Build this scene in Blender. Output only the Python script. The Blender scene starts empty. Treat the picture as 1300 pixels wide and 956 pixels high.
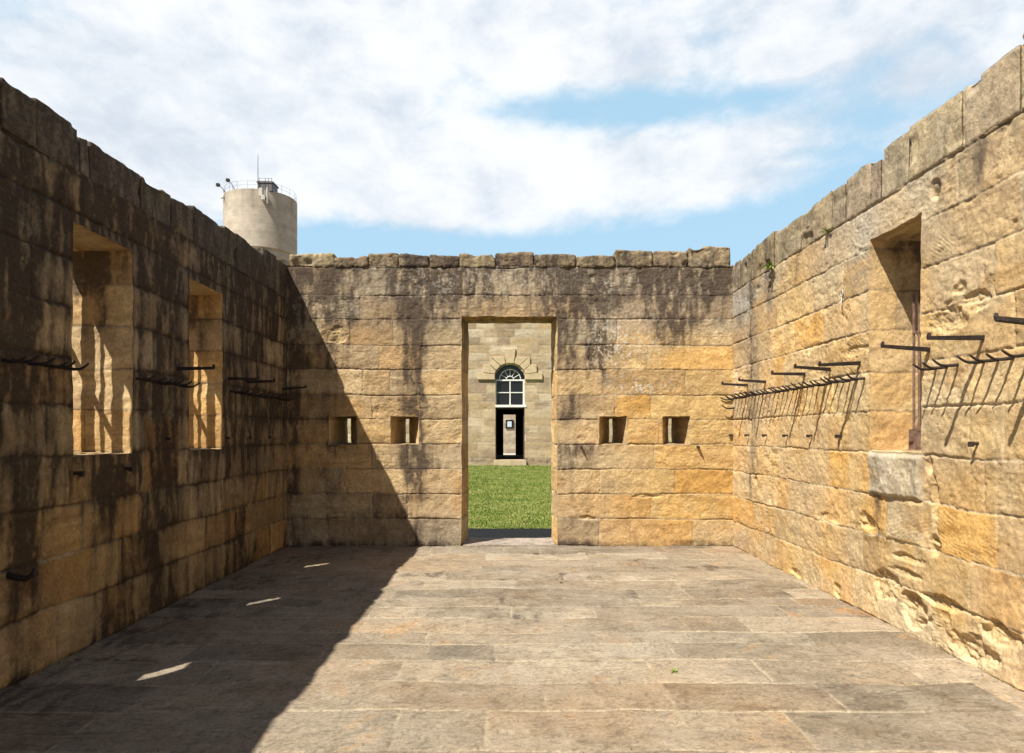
import bpy, bmesh, math, random
import numpy as np
from mathutils import Vector
R = math.radians
S = bpy.context.scene
COL = S.collection

# ------------------------------------------------------------------ camera
F = 867.0; VX = 647.0; VY = 550.0; EYE = 1.6
cd = bpy.data.cameras.new('camera'); cam = bpy.data.objects.new('camera', cd); COL.objects.link(cam)
cam.location = (0, 0, EYE); cam.rotation_euler = (R(90), 0, 0)
cd.sensor_width = 36; cd.lens = F / 1300 * 36
cd.shift_x = (650 - VX) / 1300; cd.shift_y = (VY - 478) / 1300
cd.clip_start = .05; cd.clip_end = 6000
S.camera = cam
S.view_settings.view_transform = 'Standard'; S.view_settings.look = 'None'
S.view_settings.gamma = 1; S.view_settings.use_curve_mapping = False
S.view_settings.exposure = 0.78

# ------------------------------------------------------------------ sun + sky
SUN = Vector((.492, .52, -1.0)).normalized()
sl = bpy.data.lights.new('sun', 'SUN'); sl.energy = 5.0; sl.angle = R(.5); sl.color = (1, .95, .86)
so = bpy.data.objects.new('sun', sl); COL.objects.link(so)
so.rotation_euler = SUN.to_track_quat('-Z', 'Y').to_euler(); so.location = (-8, -8, 16)
W = bpy.data.worlds.new('World'); S.world = W; W.use_nodes = True
nt = W.node_tree; N = nt.nodes; L = nt.links
for n in list(N): N.remove(n)
def nd(tree, t, **k):
    n = tree.nodes.new(t)
    for a, v in k.items(): setattr(n, a, v)
    return n
def mth(tree, op, a, b=None, clamp=False):
    n = tree.nodes.new('ShaderNodeMath'); n.operation = op; n.use_clamp = clamp
    for i, v in enumerate((a, b)):
        if v is None: continue
        if isinstance(v, (int, float)): n.inputs[i].default_value = v
        else: tree.links.new(v, n.inputs[i])
    return n.outputs[0]
def mixc(tree, f, a, b, mode='MIX'):
    n = tree.nodes.new('ShaderNodeMix'); n.data_type = 'RGBA'; n.blend_type = mode
    for i, v in ((0, f), (6, a), (7, b)):
        if isinstance(v, (int, float)): n.inputs[i].default_value = v
        elif isinstance(v, tuple): n.inputs[i].default_value = (*v, 1)
        else: tree.links.new(v, n.inputs[i])
    return n.outputs[2]
def ramp(tree, fac, a, b):
    n = tree.nodes.new('ShaderNodeMapRange'); n.interpolation_type = 'SMOOTHSTEP'
    tree.links.new(fac, n.inputs[0]); n.inputs[1].default_value = a; n.inputs[2].default_value = b
    return n.outputs[0]
sky = nd(nt, 'ShaderNodeTexSky', sky_type='NISHITA', sun_disc=False)
sky.sun_elevation = math.asin(-SUN.z); sky.sun_rotation = math.atan2(-SUN.x, -SUN.y)
sky.air_density = 1.0; sky.dust_density = .6; sky.ozone_density = 1.2
tc = nd(nt, 'ShaderNodeTexCoord'); sep = nd(nt, 'ShaderNodeSeparateXYZ'); L.new(tc.outputs['Generated'], sep.inputs[0])
az = mth(nt, 'ARCTAN2', sep.outputs[0], sep.outputs[1]); el = mth(nt, 'ARCSINE', sep.outputs[2])
cmb = nd(nt, 'ShaderNodeCombineXYZ'); L.new(az, cmb.inputs[0]); L.new(mth(nt, 'MULTIPLY', el, 1.8), cmb.inputs[1])
def noise(tree, vec, scale, detail=6, rough=.55, dist=0):
    n = tree.nodes.new('ShaderNodeTexNoise'); n.inputs['Scale'].default_value = scale
    n.inputs['Detail'].default_value = detail; n.inputs['Roughness'].default_value = rough; n.inputs['Distortion'].default_value = dist
    tree.links.new(vec, n.inputs['Vector']); return n.outputs[0]
n1 = noise(nt, cmb.outputs[0], 3.2, 9, .58, .35)
n2 = noise(nt, cmb.outputs[0], 9.0, 7, .6, .2)
n3 = noise(nt, cmb.outputs[0], 2.1, 6, .55, .1)
cov = mth(nt, 'ADD', mth(nt, 'MULTIPLY', n1, 2.0), mth(nt, 'MULTIPLY', n2, 1.3))     # mean about 1.1
cov = mth(nt, 'ADD', cov, -1.20)
def blob(x, y, rx, ry, w):
    global cov
    a = math.atan((x - VX) / F); e = math.atan((VY - y) / math.hypot(F, x - VX))
    ra = rx / F; re_ = ry / F
    p = mth(nt, 'MULTIPLY', mth(nt, 'ADD', az, -a), 1 / ra); q = mth(nt, 'MULTIPLY', mth(nt, 'ADD', el, -e), 1 / re_)
    d2 = mth(nt, 'ADD', mth(nt, 'MULTIPLY', p, p), mth(nt, 'MULTIPLY', q, q))
    g = mth(nt, 'MULTIPLY', mth(nt, 'EXPONENT', mth(nt, 'MULTIPLY', d2, -1)), w)
    cov = mth(nt, 'ADD', cov, g)
for b in [(700, 140, 130, 22, -.62), (880, 132, 150, 20, -.40), (1010, 125, 70, 16, -.25), (640, 318, 330, 20, -.75), (1000, 300, 170, 34, -.65), (1085, 215, 70, 60, -.6),
          (1130, 150, 60, 22, -.3), (420, 312, 80, 30, -.5), (1190, 95, 90, 22, .35), (1120, 165, 60, 14, .3),
          (330, 150, 330, 95, .7), (750, 215, 230, 42, .62), (620, 40, 500, 50, .45), (1000, 75, 200, 26, .3), (930, 240, 120, 22, .35), (150, 250, 200, 60, .35), (520, 262, 90, 20, .4)]:
    blob(*b)
cf = mth(nt, 'MULTIPLY', ramp(nt, cov, .05, .85), .94)
cshade = ramp(nt, mth(nt, 'ADD', mth(nt, 'MULTIPLY', n3, .75), mth(nt, 'MULTIPLY', n2, .5)), .43, .70)
ccol = mixc(nt, cshade, (5.0, 5.5, 6.2), (7.5, 7.6, 7.75))
skyc = mixc(nt, .72, sky.outputs[0], (4.0, 6.2, 7.7))
# clouds and haze kept to this quarter; unseen sky elsewhere dimmed to lower ambient
fm = mth(nt, 'MULTIPLY', ramp(nt, el, .92, .62), ramp(nt, mth(nt, 'ABSOLUTE', az), 1.5, 1.0))
lo = mixc(nt, mth(nt, 'MULTIPLY', ramp(nt, n1, .52, .66), .5), mixc(nt, 1.0, sky.outputs[0], (.6, .6, .6), 'MULTIPLY'), (3.5, 3.7, 4.0))
wc = mixc(nt, fm, lo, mixc(nt, cf, skyc, ccol))
bg = nd(nt, 'ShaderNodeBackground'); bg.inputs[1].default_value = .08; L.new(wc, bg.inputs[0])
wo = nd(nt, 'ShaderNodeOutputWorld'); L.new(bg.outputs[0], wo.inputs[0])

# ------------------------------------------------------------------ numpy noise
def hsh(ix, iy, iz, seed):
    h = (ix.astype(np.int64) * 374761393 + iy.astype(np.int64) * 668265263 + iz.astype(np.int64) * 2147483647 + seed * 974634777) & 0xffffffff
    h = ((h ^ (h >> 13)) * 1274126177) & 0xffffffff
    h = ((h ^ (h >> 16)) * 2246822519) & 0xffffffff
    return ((h ^ (h >> 15)) & 0xffffff) / float(0xffffff)
def vn2(x, y, seed=0):
    ix = np.floor(x); iy = np.floor(y); fx = x - ix; fy = y - iy
    fx = fx * fx * (3 - 2 * fx); fy = fy * fy * (3 - 2 * fy); z = np.zeros_like(ix)
    a = hsh(ix, iy, z, seed); b = hsh(ix + 1, iy, z, seed); c = hsh(ix, iy + 1, z, seed); d = hsh(ix + 1, iy + 1, z, seed)
    return ((a + (b - a) * fx) * (1 - fy) + (c + (d - c) * fx) * fy) * 2 - 1
def fbm(x, y, seed=0, o=4, g=.5):
    s = 0; a = 1; t = 0
    for i in range(o):
        s = s + a * vn2(x * 2 ** i + 17.3 * i, y * 2 ** i + 9.1 * i, seed + i); t += a; a *= g
    return s / t * 1.4
def vn3(x, y, z, seed=0):
    ix = np.floor(x); iy = np.floor(y); iz = np.floor(z); fx = x - ix; fy = y - iy; fz = z - iz
    fx = fx * fx * (3 - 2 * fx); fy = fy * fy * (3 - 2 * fy); fz = fz * fz * (3 - 2 * fz); r = 0
    for dx in (0, 1):
        for dy in (0, 1):
            for dz in (0, 1):
                w = (fx if dx else 1 - fx) * (fy if dy else 1 - fy) * (fz if dz else 1 - fz)
                r = r + w * hsh(ix + dx, iy + dy, iz + dz, seed)
    return r * 2 - 1
def warp(P, amp=1.0):
    x, y, z = P[..., 0], P[..., 1], P[..., 2]
    Q = P.copy()
    for k in range(3):
        Q[..., k] += amp * (.008 * vn3(x * 3, y * 3, z * 3, 50 + k) + .006 * vn3(x * 11, y * 11, z * 11, 60 + k) + .0035 * vn3(x * 28, y * 28, z * 28, 70 + k))
    return Q
def sst(a, b, x):
    t = np.clip((x - a) / (b - a), 0, 1); return t * t * (3 - 2 * t)

# ------------------------------------------------------------------ mesh helpers
class Acc:
    def __init__(s): s.v = []; s.q = []; s.c = []; s.n = 0
    def grid(s, P, C, keep=None):
        a, b = P.shape[:2]; idx = np.arange(a * b).reshape(a, b) + s.n
        q = np.stack([idx[:-1, :-1], idx[:-1, 1:], idx[1:, 1:], idx[1:, :-1]], -1)
        q = q.reshape(-1, 4) if keep is None else q[keep]
        s.v.append(P.reshape(-1, 3)); s.c.append(C.reshape(-1, 3)); s.q.append(q); s.n += a * b
    def build(s, name, mat, parent=None, smooth=True, weld=0):
        v = np.concatenate(s.v); c = np.concatenate(s.c); q = np.concatenate(s.q)
        used = np.zeros(len(v), bool); used[q.ravel()] = True
        m = np.cumsum(used) - 1; v = v[used]; c = c[used]; q = m[q]
        me = bpy.data.meshes.new(name); me.vertices.add(len(v)); me.vertices.foreach_set('co', v.astype(np.float32).ravel())
        me.loops.add(q.size); me.loops.foreach_set('vertex_index', q.astype(np.int32).ravel())
        me.polygons.add(len(q)); me.polygons.foreach_set('loop_start', np.arange(0, q.size, 4, dtype=np.int32))
        me.polygons.foreach_set('loop_total', np.full(len(q), 4, np.int32))
        me.polygons.foreach_set('use_smooth', np.full(len(q), smooth, bool))
        me.update(calc_edges=True)
        at = me.color_attributes.new('Col', 'FLOAT_COLOR', 'POINT')
        at.data.foreach_set('color', np.concatenate([np.clip(c, 0, 1), np.ones((len(c), 1))], 1).astype(np.float32).ravel())
        me.validate()
        if weld:
            bm = bmesh.new(); bm.from_mesh(me); bmesh.ops.remove_doubles(bm, verts=bm.verts, dist=weld); bm.to_mesh(me); bm.free()
        me.materials.append(mat)
        o = bpy.data.objects.new(name, me); COL.objects.link(o); o.parent = parent
        return o
def tag(o, label=None, cat=None, group=None, kind=None):
    if label: o['label'] = label
    if cat: o['category'] = cat
    if group: o['group'] = group
    if kind: o['kind'] = kind
    return o
def empty(name, loc=(0, 0, 0)):
    o = bpy.data.objects.new(name, None); COL.objects.link(o); o.location = loc; o.empty_display_size = .2; return o
def bobj(name, bm, mat, parent=None, smooth=False):
    me = bpy.data.meshes.new(name); bmesh.ops.recalc_face_normals(bm, faces=bm.faces); bm.to_mesh(me); bm.free()
    if smooth:
        for p in me.polygons: p.use_smooth = True
    me.materials.append(mat)
    o = bpy.data.objects.new(name, me); COL.objects.link(o)
    if parent:
        o.parent = parent; o.matrix_parent_inverse = parent.matrix_basis.inverted()
    return o
def box(bm, x0, x1, y0, y1, z0, z1, bev=0):
    v = [bm.verts.new((x, y, z)) for z in (z0, z1) for x, y in ((x0, y0), (x1, y0), (x1, y1), (x0, y1))]
    fs = [bm.faces.new([v[i] for i in f]) for f in ((0, 3, 2, 1), (4, 5, 6, 7), (0, 1, 5, 4), (1, 2, 6, 5), (2, 3, 7, 6), (3, 0, 4, 7))]
    if bev:
        es = list({e for f in fs for e in f.edges}); bmesh.ops.bevel(bm, geom=es, offset=bev, segments=2, affect='EDGES')
def tube(bm, pts, rad, seg=7, caps=True):
    pts = [Vector(p) for p in pts]; rs = rad if isinstance(rad, (list, tuple)) else [rad] * len(pts); rings = []
    prev = None
    for i, p in enumerate(pts):
        d = (pts[min(i + 1, len(pts) - 1)] - pts[max(i - 1, 0)]).normalized()
        if prev is None:
            a = d.orthogonal().normalized()
        else:
            a = (prev - d * prev.dot(d)).normalized()
        prev = a; b = d.cross(a)
        rings.append([bm.verts.new(p + (a * math.cos(2 * math.pi * k / seg) + b * math.sin(2 * math.pi * k / seg)) * rs[i]) for k in range(seg)])
    for r0, r1 in zip(rings, rings[1:]):
        for k in range(seg): bm.faces.new((r0[k], r0[(k + 1) % seg], r1[(k + 1) % seg], r1[k]))
    if caps: bm.faces.new(rings[0]); bm.faces.new(rings[-1])
def prism(bm, poly, y0, y1):
    a = [bm.verts.new((x, y0, z)) for x, z in poly]; b = [bm.verts.new((x, y1, z)) for x, z in poly]; n = len(poly)
    bm.faces.new(a); bm.faces.new(b[::-1])
    for i in range(n): bm.faces.new((a[i], a[(i + 1) % n], b[(i + 1) % n], b[i]))

# ------------------------------------------------------------------ materials
def newmat(name, rough=.9, spec=.2):
    m = bpy.data.materials.new(name); m.use_nodes = True; b = m.node_tree.nodes['Principled BSDF']
    b.inputs['Roughness'].default_value = rough; b.inputs['Specular IOR Level'].default_value = spec
    return m, m.node_tree, b
def stone_mat(name, s=1.0, bump=.5, contrast=1.0):
    m, t, b = newmat(name, .93, .15)
    at = nd(t, 'ShaderNodeAttribute', attribute_name='Col'); ge = nd(t, 'ShaderNodeNewGeometry'); P = ge.outputs['Position']
    f1 = noise(t, P, 38 * s, 6, .65); f2 = noise(t, P, 140 * s, 4, .6); f3 = noise(t, P, 9 * s, 5, .6)
    v = mth(t, 'ADD', mth(t, 'MULTIPLY', f1, 1.25 * contrast), mth(t, 'ADD', mth(t, 'MULTIPLY', f2, 1.15 * contrast), mth(t, 'MULTIPLY', f3, .6 * contrast)))
    v = mth(t, 'ADD', v, 1 - 1.5 * contrast)
    vc = nd(t, 'ShaderNodeCombineXYZ')
    for i in range(3): t.links.new(v, vc.inputs[i])
    c = mixc(t, 1.0, at.outputs['Color'], vc.outputs[0], 'MULTIPLY')
    # small iron-brown and pale mineral flecks
    fl = ramp(t, noise(t, P, 60 * s, 3, .7), .62, .70); c = mixc(t, mth(t, 'MULTIPLY', fl, .35), c, (.16, .09, .04))
    fp = ramp(t, noise(t, P, 21 * s, 6, .75), .60, .70); c = mixc(t, mth(t, 'MULTIPLY', fp, .28), c, (.52, .44, .31))
    c = mixc(t, 1.0, c, (.80, .80, .80), 'MULTIPLY')
    t.links.new(c, b.inputs['Base Color'])
    bp = nd(t, 'ShaderNodeBump'); bp.inputs['Strength'].default_value = bump; bp.inputs['Distance'].default_value = .022
    hsum = mth(t, 'ADD', mth(t, 'MULTIPLY', f1, 1.0), mth(t, 'ADD', mth(t, 'MULTIPLY', f2, .5), mth(t, 'MULTIPLY', fl, -.4)))
    t.links.new(hsum, bp.inputs['Height']); t.links.new(bp.outputs[0], b.inputs['Normal'])
    return m
M_STONE = stone_mat('sandstone', bump=.48)
M_FLOOR = stone_mat('flagstone', 1.0, .45, .9)
M_FAR = stone_mat('far_sandstone', .5, .4, .7)
def flat(name, col, rough=.8, metal=0, nscale=0, col2=None, bump=0, spec=.3):
    m, t, b = newmat(name, rough, spec); b.inputs['Metallic'].default_value = metal
    if nscale:
        ge = nd(t, 'ShaderNodeNewGeometry'); f = noise(t, ge.outputs['Position'], nscale, 6, .65)
        c = mixc(t, ramp(t, f, .35, .65), col, col2 or tuple(x * .6 for x in col)); t.links.new(c, b.inputs['Base Color'])
        if bump:
            bp = nd(t, 'ShaderNodeBump'); bp.inputs['Strength'].default_value = bump; bp.inputs['Distance'].default_value = .01
            t.links.new(f, bp.inputs['Height']); t.links.new(bp.outputs[0], b.inputs['Normal'])
    else: b.inputs['Base Color'].default_value = (*col, 1)
    return m
M_IRON = flat('black_iron', (.018, .017, .018), .65, .15, 26, (.050, .032, .024), .5)
M_RUST = flat('rusty_iron', (.24, .15, .11), .85, .1, 25, (.12, .07, .05), .5)
M_WHITE = flat('white_paint', (.78, .77, .72), .6, 0, 8, (.66, .64, .58))
M_GLASS = flat('dark_glass', (.012, .013, .015), .08, 0, spec=.5)
M_SLATE = flat('slate', (.10, .10, .11), .7, 0, 3, (.06, .06, .07))
M_DARK = flat('dark_plaster', (.10, .085, .07), .95, 0, 2, (.07, .06, .05))
M_ASPH = flat('path_asphalt', (.15, .135, .115), .9, 0, 12, (.10, .09, .075), .4)
M_METAL = flat('grey_steel', (.16, .15, .15), .5, .4, 10, (.09, .085, .085))
M_BRASSY = flat('pale_metal', (.55, .52, .47), .6, 0, 6, (.38, .35, .32))

# ------------------------------------------------------------------ masonry field
CZ = [0, .386, .739, 1.089, 1.443, 1.796, 2.139, 2.506, 2.853, 3.22, 3.56, 3.956]
GOLD = np.array([(.62, .40, .165), (.56, .38, .175), (.58, .42, .22), (.50, .30, .11), (.52, .40, .235), (.47, .335, .19), (.60, .36, .12), (.66, .48, .24)]) * np.array([1.05, 1.0, .86])
def masonry(u, v, courses, joints, seed, edge, tone, stain_shade, amp=1.0, gouge=(), patches=(), mortar_light=.5, rot=0.0, palette=GOLD, bedamp=1.0, jw=1.0, hard=.25, smax=.86, dirt_shade=(.085, .062, .046), blockmix=.88, bandu=1.6, bandv=1.0, bb=.22, soft=0.0, gain=1.0):
    """u,v arrays -> height, colour.  tone(u,v)->(mix 0..1 to grey beige); stain(u,v)->0..1"""
    uw = u + .010 * fbm(u * 1.3, v * 3.1, seed + 1, 3) + .004 * vn2(u * 22, v * 22, seed + 2)
    vw = v + .012 * fbm(u * 1.1, v * .7, seed + 3, 3) + .004 * vn2(u * 19, v * 25, seed + 4)
    C = np.array(courses); ci = np.clip(np.searchsorted(C, vw, 'right') - 1, 0, len(C) - 2)
    dv = np.minimum(vw - C[ci], C[ci + 1] - vw); dv = np.abs(dv)
    vmid = (C[ci] + C[ci + 1]) / 2
    du = np.full(u.shape, 9.); bi = np.zeros(u.shape, int); umid = np.zeros(u.shape)
    for c in range(len(C) - 1):
        m = ci == c
        if not m.any(): continue
        J = np.array([-999.] + sorted(joints[c]) + [999.]); x = uw[m]; k = np.clip(np.searchsorted(J, x, 'right') - 1, 0, len(J) - 2)
        du[m] = np.minimum(x - J[k], J[k + 1] - x); bi[m] = k; lo = np.where(J[k] < -900, J[k + 1] - .8, J[k]); hi = np.where(J[k + 1] > 900, J[k] + .8, J[k + 1]); umid[m] = (lo + hi) / 2
    du = np.abs(du)
    z0 = np.zeros_like(u)
    def rb(k): return hsh(ci + 0., bi + 0., z0, seed * 7 + k)
    vis = .25 + .75 * rb(19); d = np.minimum(dv, du * 1.1); jk = np.where(dv < du, 1.0, vis)
    r1 = fbm(u * 7, v * 10, seed + 10, 5); r2 = 1 - np.abs(fbm(u * 13 + r1, v * 24, seed + 20, 4)) * 1.6
    A = (.003 + .010 * rb(1) ** 2) * amp
    h = (rb(2) - .5) * .009 * amp + A * (.75 * r1 + .55 * r2 - .2)
    h += (u - umid) * (rb(3) - .5) * .012 * amp + (v - vmid) * (rb(4) - .5) * .022 * amp
    # slanting bedding planes on some stones
    ang = (rb(5) - .5) * 1.6; ph = (u * np.sin(ang) + v * np.cos(ang)) * (26 + 26 * rb(6)) + 2.2 * fbm(u * 2.3, v * 2.3, seed + 31, 3)
    saw = (ph % 1.0); bed = np.where(rb(7) > .6, (saw ** 2 - .3) * (.002 + .005 * rb(8)) * amp * bedamp, 0) * sst(-.2, .7, fbm(u * 3, v * 5, seed + 33, 3)); h += bed
    # pitting
    pit = sst(.38, .75, fbm(u * 26, v * 30, seed + 41, 3)); h -= pit * .005 * amp * (rb(9) > .45)
    hol = sst(.35, .9, fbm(u * 4.2, v * 5.2, seed + 45, 4)); h -= hol * .022 * amp * (rb(10) > .78)
    open_ = .5 + .5 * vn2(u * 1.7, v * 2.9, seed + 55)
    jn = .0065 * jw * (.7 + 1.0 * open_ ** 2)
    g = np.exp(-(d / jn) ** 2); h -= jk * (g * (.007 + .020 * open_ ** 2) + .0035 * np.exp(-d / .014)) * min(amp, 1.2)
    gm = np.zeros_like(u)
    for (gu, gv, ru, rv, dep) in gouge:
        q = ((u - gu) / ru) ** 2 + ((v - gv) / rv) ** 2 + .55 * fbm(u * 9, v * 11, seed + 61, 4)
        w = sst(1.1, .35, q); wl = w * (1 + .5 * fbm(u * 7, v * 9, seed + 66, 4)) + .35 * fbm(u * 5 + v * 3, v * 24 - u * 4, seed + 67, 4) * w
        wq = np.floor(wl * 4) / 4 + sst(.55, 1, (wl * 4) % 1) / 4; h -= .62 * dep * np.clip(wq, 0, 1.5) + .004 * w * fbm(u * 34, v * 40, seed + 68, 3); gm = np.maximum(gm, w)
    if edge is not None: h = h * sst(0, .03, edge)
    # ---------- colour
    P = np.asarray(palette); k = (rb(11) * (len(P) - 1e-6)).astype(int); k2 = (rb(12) * (len(P) - 1e-6)).astype(int)
    mf = sst(-.35, .5, fbm(u * 2.1, v * 3.4, seed + 71, 4))[..., None]
    col = P[k] * (1 - mf * .6) + P[k2] * mf * .6; col = col * blockmix + P.mean(0) * (1 - blockmix)
    band = fbm(u * bandu + v * (rb(13) - .5) * 8, v * bandv * (13 + 16 * rb(14)) + (rb(15) - .5) * u * 6 + .7 * r1, seed + 75, 4)
    bs = .35 * rb(16)
    col = col * (1 + (band * bs)[..., None] * np.array([.8, 1.0, 1.25]))
    rustb = (sst(.35, .85, band) * (rb(17) > .62) * .5)[..., None]; col = col * (1 - rustb) + np.array((.40, .20, .06)) * rustb
    tn = tone(u, v)[..., None]; lum = col.mean(-1, keepdims=True); grey = lum * np.array([1.08, .98, .80])
    col = col * (1 - tn) + grey * tn
    col *= gain; col *= (1 - bb / 2 + bb * rb(18) + .10 * fbm(u * .7, v * .9, seed + 77, 3) + .10 * fbm(u * 9, v * 9, seed + 78, 4))[..., None]
    fresh = (gm * .5)[..., None]; col = col * (1 - fresh) + np.array((.62, .45, .22)) * fresh
    for (u0, u1, v0, v1, c, w) in patches:
        pw = (sst(-.015, .015, np.minimum(np.minimum(u - u0, u1 - u), np.minimum(v - v0, v1 - v)) + .01 * r1) * w)[..., None]
        col = col * (1 - pw) + np.array(c) * pw * (1 + .25 * r1[..., None])
    ml = sst(mortar_light - .25, mortar_light + .25, .5 + .5 * vn2(u * 1.9 + 5, v * 2.3, seed + 81))
    mort = np.array((.50, .43, .31)) * (1 - ml)[..., None] + np.array((.13, .09, .06)) * ml[..., None]
    jg = (np.exp(-(d / (.0065 * jw)) ** 2) * .85 * jk)[..., None]; col = col * (1 - jg) + mort * jg
    st = stain_shade(u, v); st = np.clip(st * (1 + .9 * (rb(21) - .5) + .55 * np.exp(-d / .035)), 0, 1.2)
    br = .5 + .5 * fbm(u * 17, v * 5, seed + 91, 4) + .18 * fbm(u * 40, v * 30, seed + 95, 3)
    st = np.clip(st * ((.30 + .95 * br) * (1 - soft) + (.62 + .42 * br) * soft), 0, 1); st = st * (1 - hard) + hard * sst(.40, .85, st * .75 + .42 * br) * np.clip(st * 2.2, 0, 1)
    st = np.clip(st, 0, smax)[..., None]
    dk = np.array(dirt_shade); col = col * (1 - st) + dk * st
    return h, np.clip(col, .012, .85)
def lines(a, b, step, brk=()):
    p = sorted({a, b, *[x for x in brk if a < x < b]}); out = [np.array([a])]
    for x0, x1 in zip(p, p[1:]):
        n = max(1, int(round((x1 - x0) / (step(.5 * (x0 + x1)) if callable(step) else step)))); out.append(np.linspace(x0, x1, n + 1)[1:])
    return np.concatenate(out)
def streaks(u, v, seed, f=5.0):
    return .5 + .5 * fbm(u * f, v * .45, seed, 4)
def gs(u, c, w): return np.exp(-((u - c) / w) ** 2)
zero = lambda u, v: np.zeros_like(u)
def wallface(acc, ul, vl, holes, fn, nrm, fld, topedge=True):
    U, V = np.meshgrid(ul, vl, indexing='ij')
    e = np.minimum(np.minimum(U - ul[0], ul[-1] - U) + 9, 9.)
    keep = np.ones((len(ul) - 1, len(vl) - 1), bool)
    um = (ul[1:] + ul[:-1]) / 2; vm = (vl[1:] + vl[:-1]) / 2
    for (a, b, c, d) in holes:
        du = np.maximum(np.maximum(a - U, U - b), 0); dv = np.maximum(np.maximum(c - V, V - d), 0)
        e = np.minimum(e, np.hypot(du, dv))
        keep &= ~(((um > a) & (um < b))[:, None] & ((vm > c) & (vm < d))[None, :])
    h, c = fld(U, V, e)
    P = fn(U, V) + h[..., None] * np.array(nrm)
    acc.grid(warp(P), c, keep)
def reveal(acc, ul, vl, fn, nrm, fld):
    U, V = np.meshgrid(ul, vl, indexing='ij')
    e = np.minimum(np.minimum(U - ul[0], ul[-1] - U), np.minimum(V - vl[0], vl[-1] - V))
    h, c = fld(U, V, e); P = fn(U, V) + h[..., None] * np.array(nrm)
    acc.grid(warp(P), c)
def roughbox(x0, x1, y0, y1, z0, z1, seed, colf, step=.022, rnd=.03, amp=.012, tilt=(0, 0)):
    """a weathered stone block with worn arrises, as grid patches"""
    a = Acc(); c0 = np.array([(x0 + x1) / 2, (y0 + y1) / 2, (z0 + z1) / 2]); hf = np.array([(x1 - x0) / 2, (y1 - y0) / 2, (z1 - z0) / 2])
    for ax in range(3):
        b, c = [i for i in range(3) if i != ax]
        nb = max(2, int(2 * hf[b] / step)); nc = max(2, int(2 * hf[c] / step))
        B, Cc = np.meshgrid(np.linspace(-hf[b], hf[b], nb + 1), np.linspace(-hf[c], hf[c], nc + 1), indexing='ij')
        for s in (-1, 1):
            Q = np.zeros(B.shape + (3,)); Q[..., ax] = s * hf[ax]; Q[..., b] = B; Q[..., c] = Cc
            core = np.clip(Q, -(hf - rnd), hf - rnd); d = Q - core; l = np.linalg.norm(d, axis=-1, keepdims=True) + 1e-9
            nn = d / l; Q = core + nn * rnd
            W_ = Q + c0; x, y, z = W_[..., 0], W_[..., 1], W_[..., 2]
            n_ = .5 * vn3(x * 5, y * 5, z * 5, seed) + .3 * vn3(x * 13, y * 13, z * 16, seed + 1) + .2 * vn3(x * 34, y * 34, z * 40, seed + 2)
            chip = sst(.25, .8, vn3(x * 6 + 9, y * 6, z * 6, seed + 5)) * (l[..., 0] > rnd * .2)
            Q = W_ + nn * ((n_ * amp - chip * amp * 1.6)[..., None])
            Q[..., 2] += (Q[..., 2] > c0[2]) * ((x - c0[0]) * tilt[0] + (y - c0[1]) * tilt[1] + .012 * vn3(x * 2.5, y * 2.5, z, seed + 9))
            a.grid(Q, colf(x, y, z, seed))
    return a

XL, XR, YB, T = -3.16, 3.17, 9.70, .62
def iy(x, X=XR): return F * X / (x - VX)                    # image column -> distance along the right wall
def iyl(x): return F * 3.16 / (VX - x)
def ix(x): return (x - VX) / 89.4

# ------------------------------------------------------------------ setting: ground, floor, path
def sheet(name, x0, x1, y0, y1, z, mat, n=8):
    bm = bmesh.new(); g = {}
    for i in range(n + 1):
        for j in range(n + 1): g[i, j] = bm.verts.new((x0 + (x1 - x0) * i / n, y0 + (y1 - y0) * j / n, z))
    for i in range(n):
        for j in range(n): bm.faces.new((g[i, j], g[i + 1, j], g[i + 1, j + 1], g[i, j + 1]))
    return tag(bobj(name, bm, mat), kind='structure')
mg, t, b = newmat('lawn', .95, .1)
ge = nd(t, 'ShaderNodeNewGeometry'); P = ge.outputs['Position']
mp = nd(t, 'ShaderNodeMapping'); t.links.new(P, mp.inputs[0]); mp.inputs['Scale'].default_value = (1, .6, 1)
ga = noise(t, mp.outputs[0], .55, 6, .65); gb = noise(t, P, 9, 5, .7); gc = noise(t, P, 60, 3, .7)
c = mixc(t, ramp(t, ga, .35, .65), (.12, .165, .03), (.22, .24, .06))
c = mixc(t, mth(t, 'MULTIPLY', ramp(t, gb, .4, .7), .6), c, (.06, .10, .015)); c = mixc(t, mth(t, 'MULTIPLY', ramp(t, gc, .55, .8), .5), c, (.24, .23, .09))
sp_ = nd(t, 'ShaderNodeSeparateXYZ'); t.links.new(P, sp_.inputs[0])     # mown lawn in front of the building, worn dusty ground elsewhere
msk = mth(t, 'MULTIPLY', ramp(t, mth(t, 'ABSOLUTE', sp_.outputs[0]), 22, 18), mth(t, 'MULTIPLY', ramp(t, sp_.outputs[1], 11.5, 12.3), ramp(t, sp_.outputs[1], 38, 37)))
c = mixc(t, msk, mixc(t, ramp(t, gb, .35, .65), (.20, .17, .12), (.28, .235, .17)), c)
t.links.new(c, b.inputs['Base Color'])
bp = nd(t, 'ShaderNodeBump'); bp.inputs['Strength'].default_value = 1; bp.inputs['Distance'].default_value = .04; t.links.new(gb, bp.inputs['Height']); t.links.new(bp.outputs[0], b.inputs['Normal'])
M_LAWN = mg
sheet('ground', -1500, 1500, -1500, 1500, -.17, M_LAWN, 12)
sheet('pavement', -14, 14, 46.1, 59, -.14, M_BRASSY)
sheet('path', -14, 14, YB + T - .25, 12.46, -.14, M_ASPH)
random.seed(4)
rows = [-2.5]
while rows[-1] < YB + .1: rows.append(rows[-1] + random.choice((.30, .38, .44, .34, .5, .40)))
FJ = []
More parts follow.
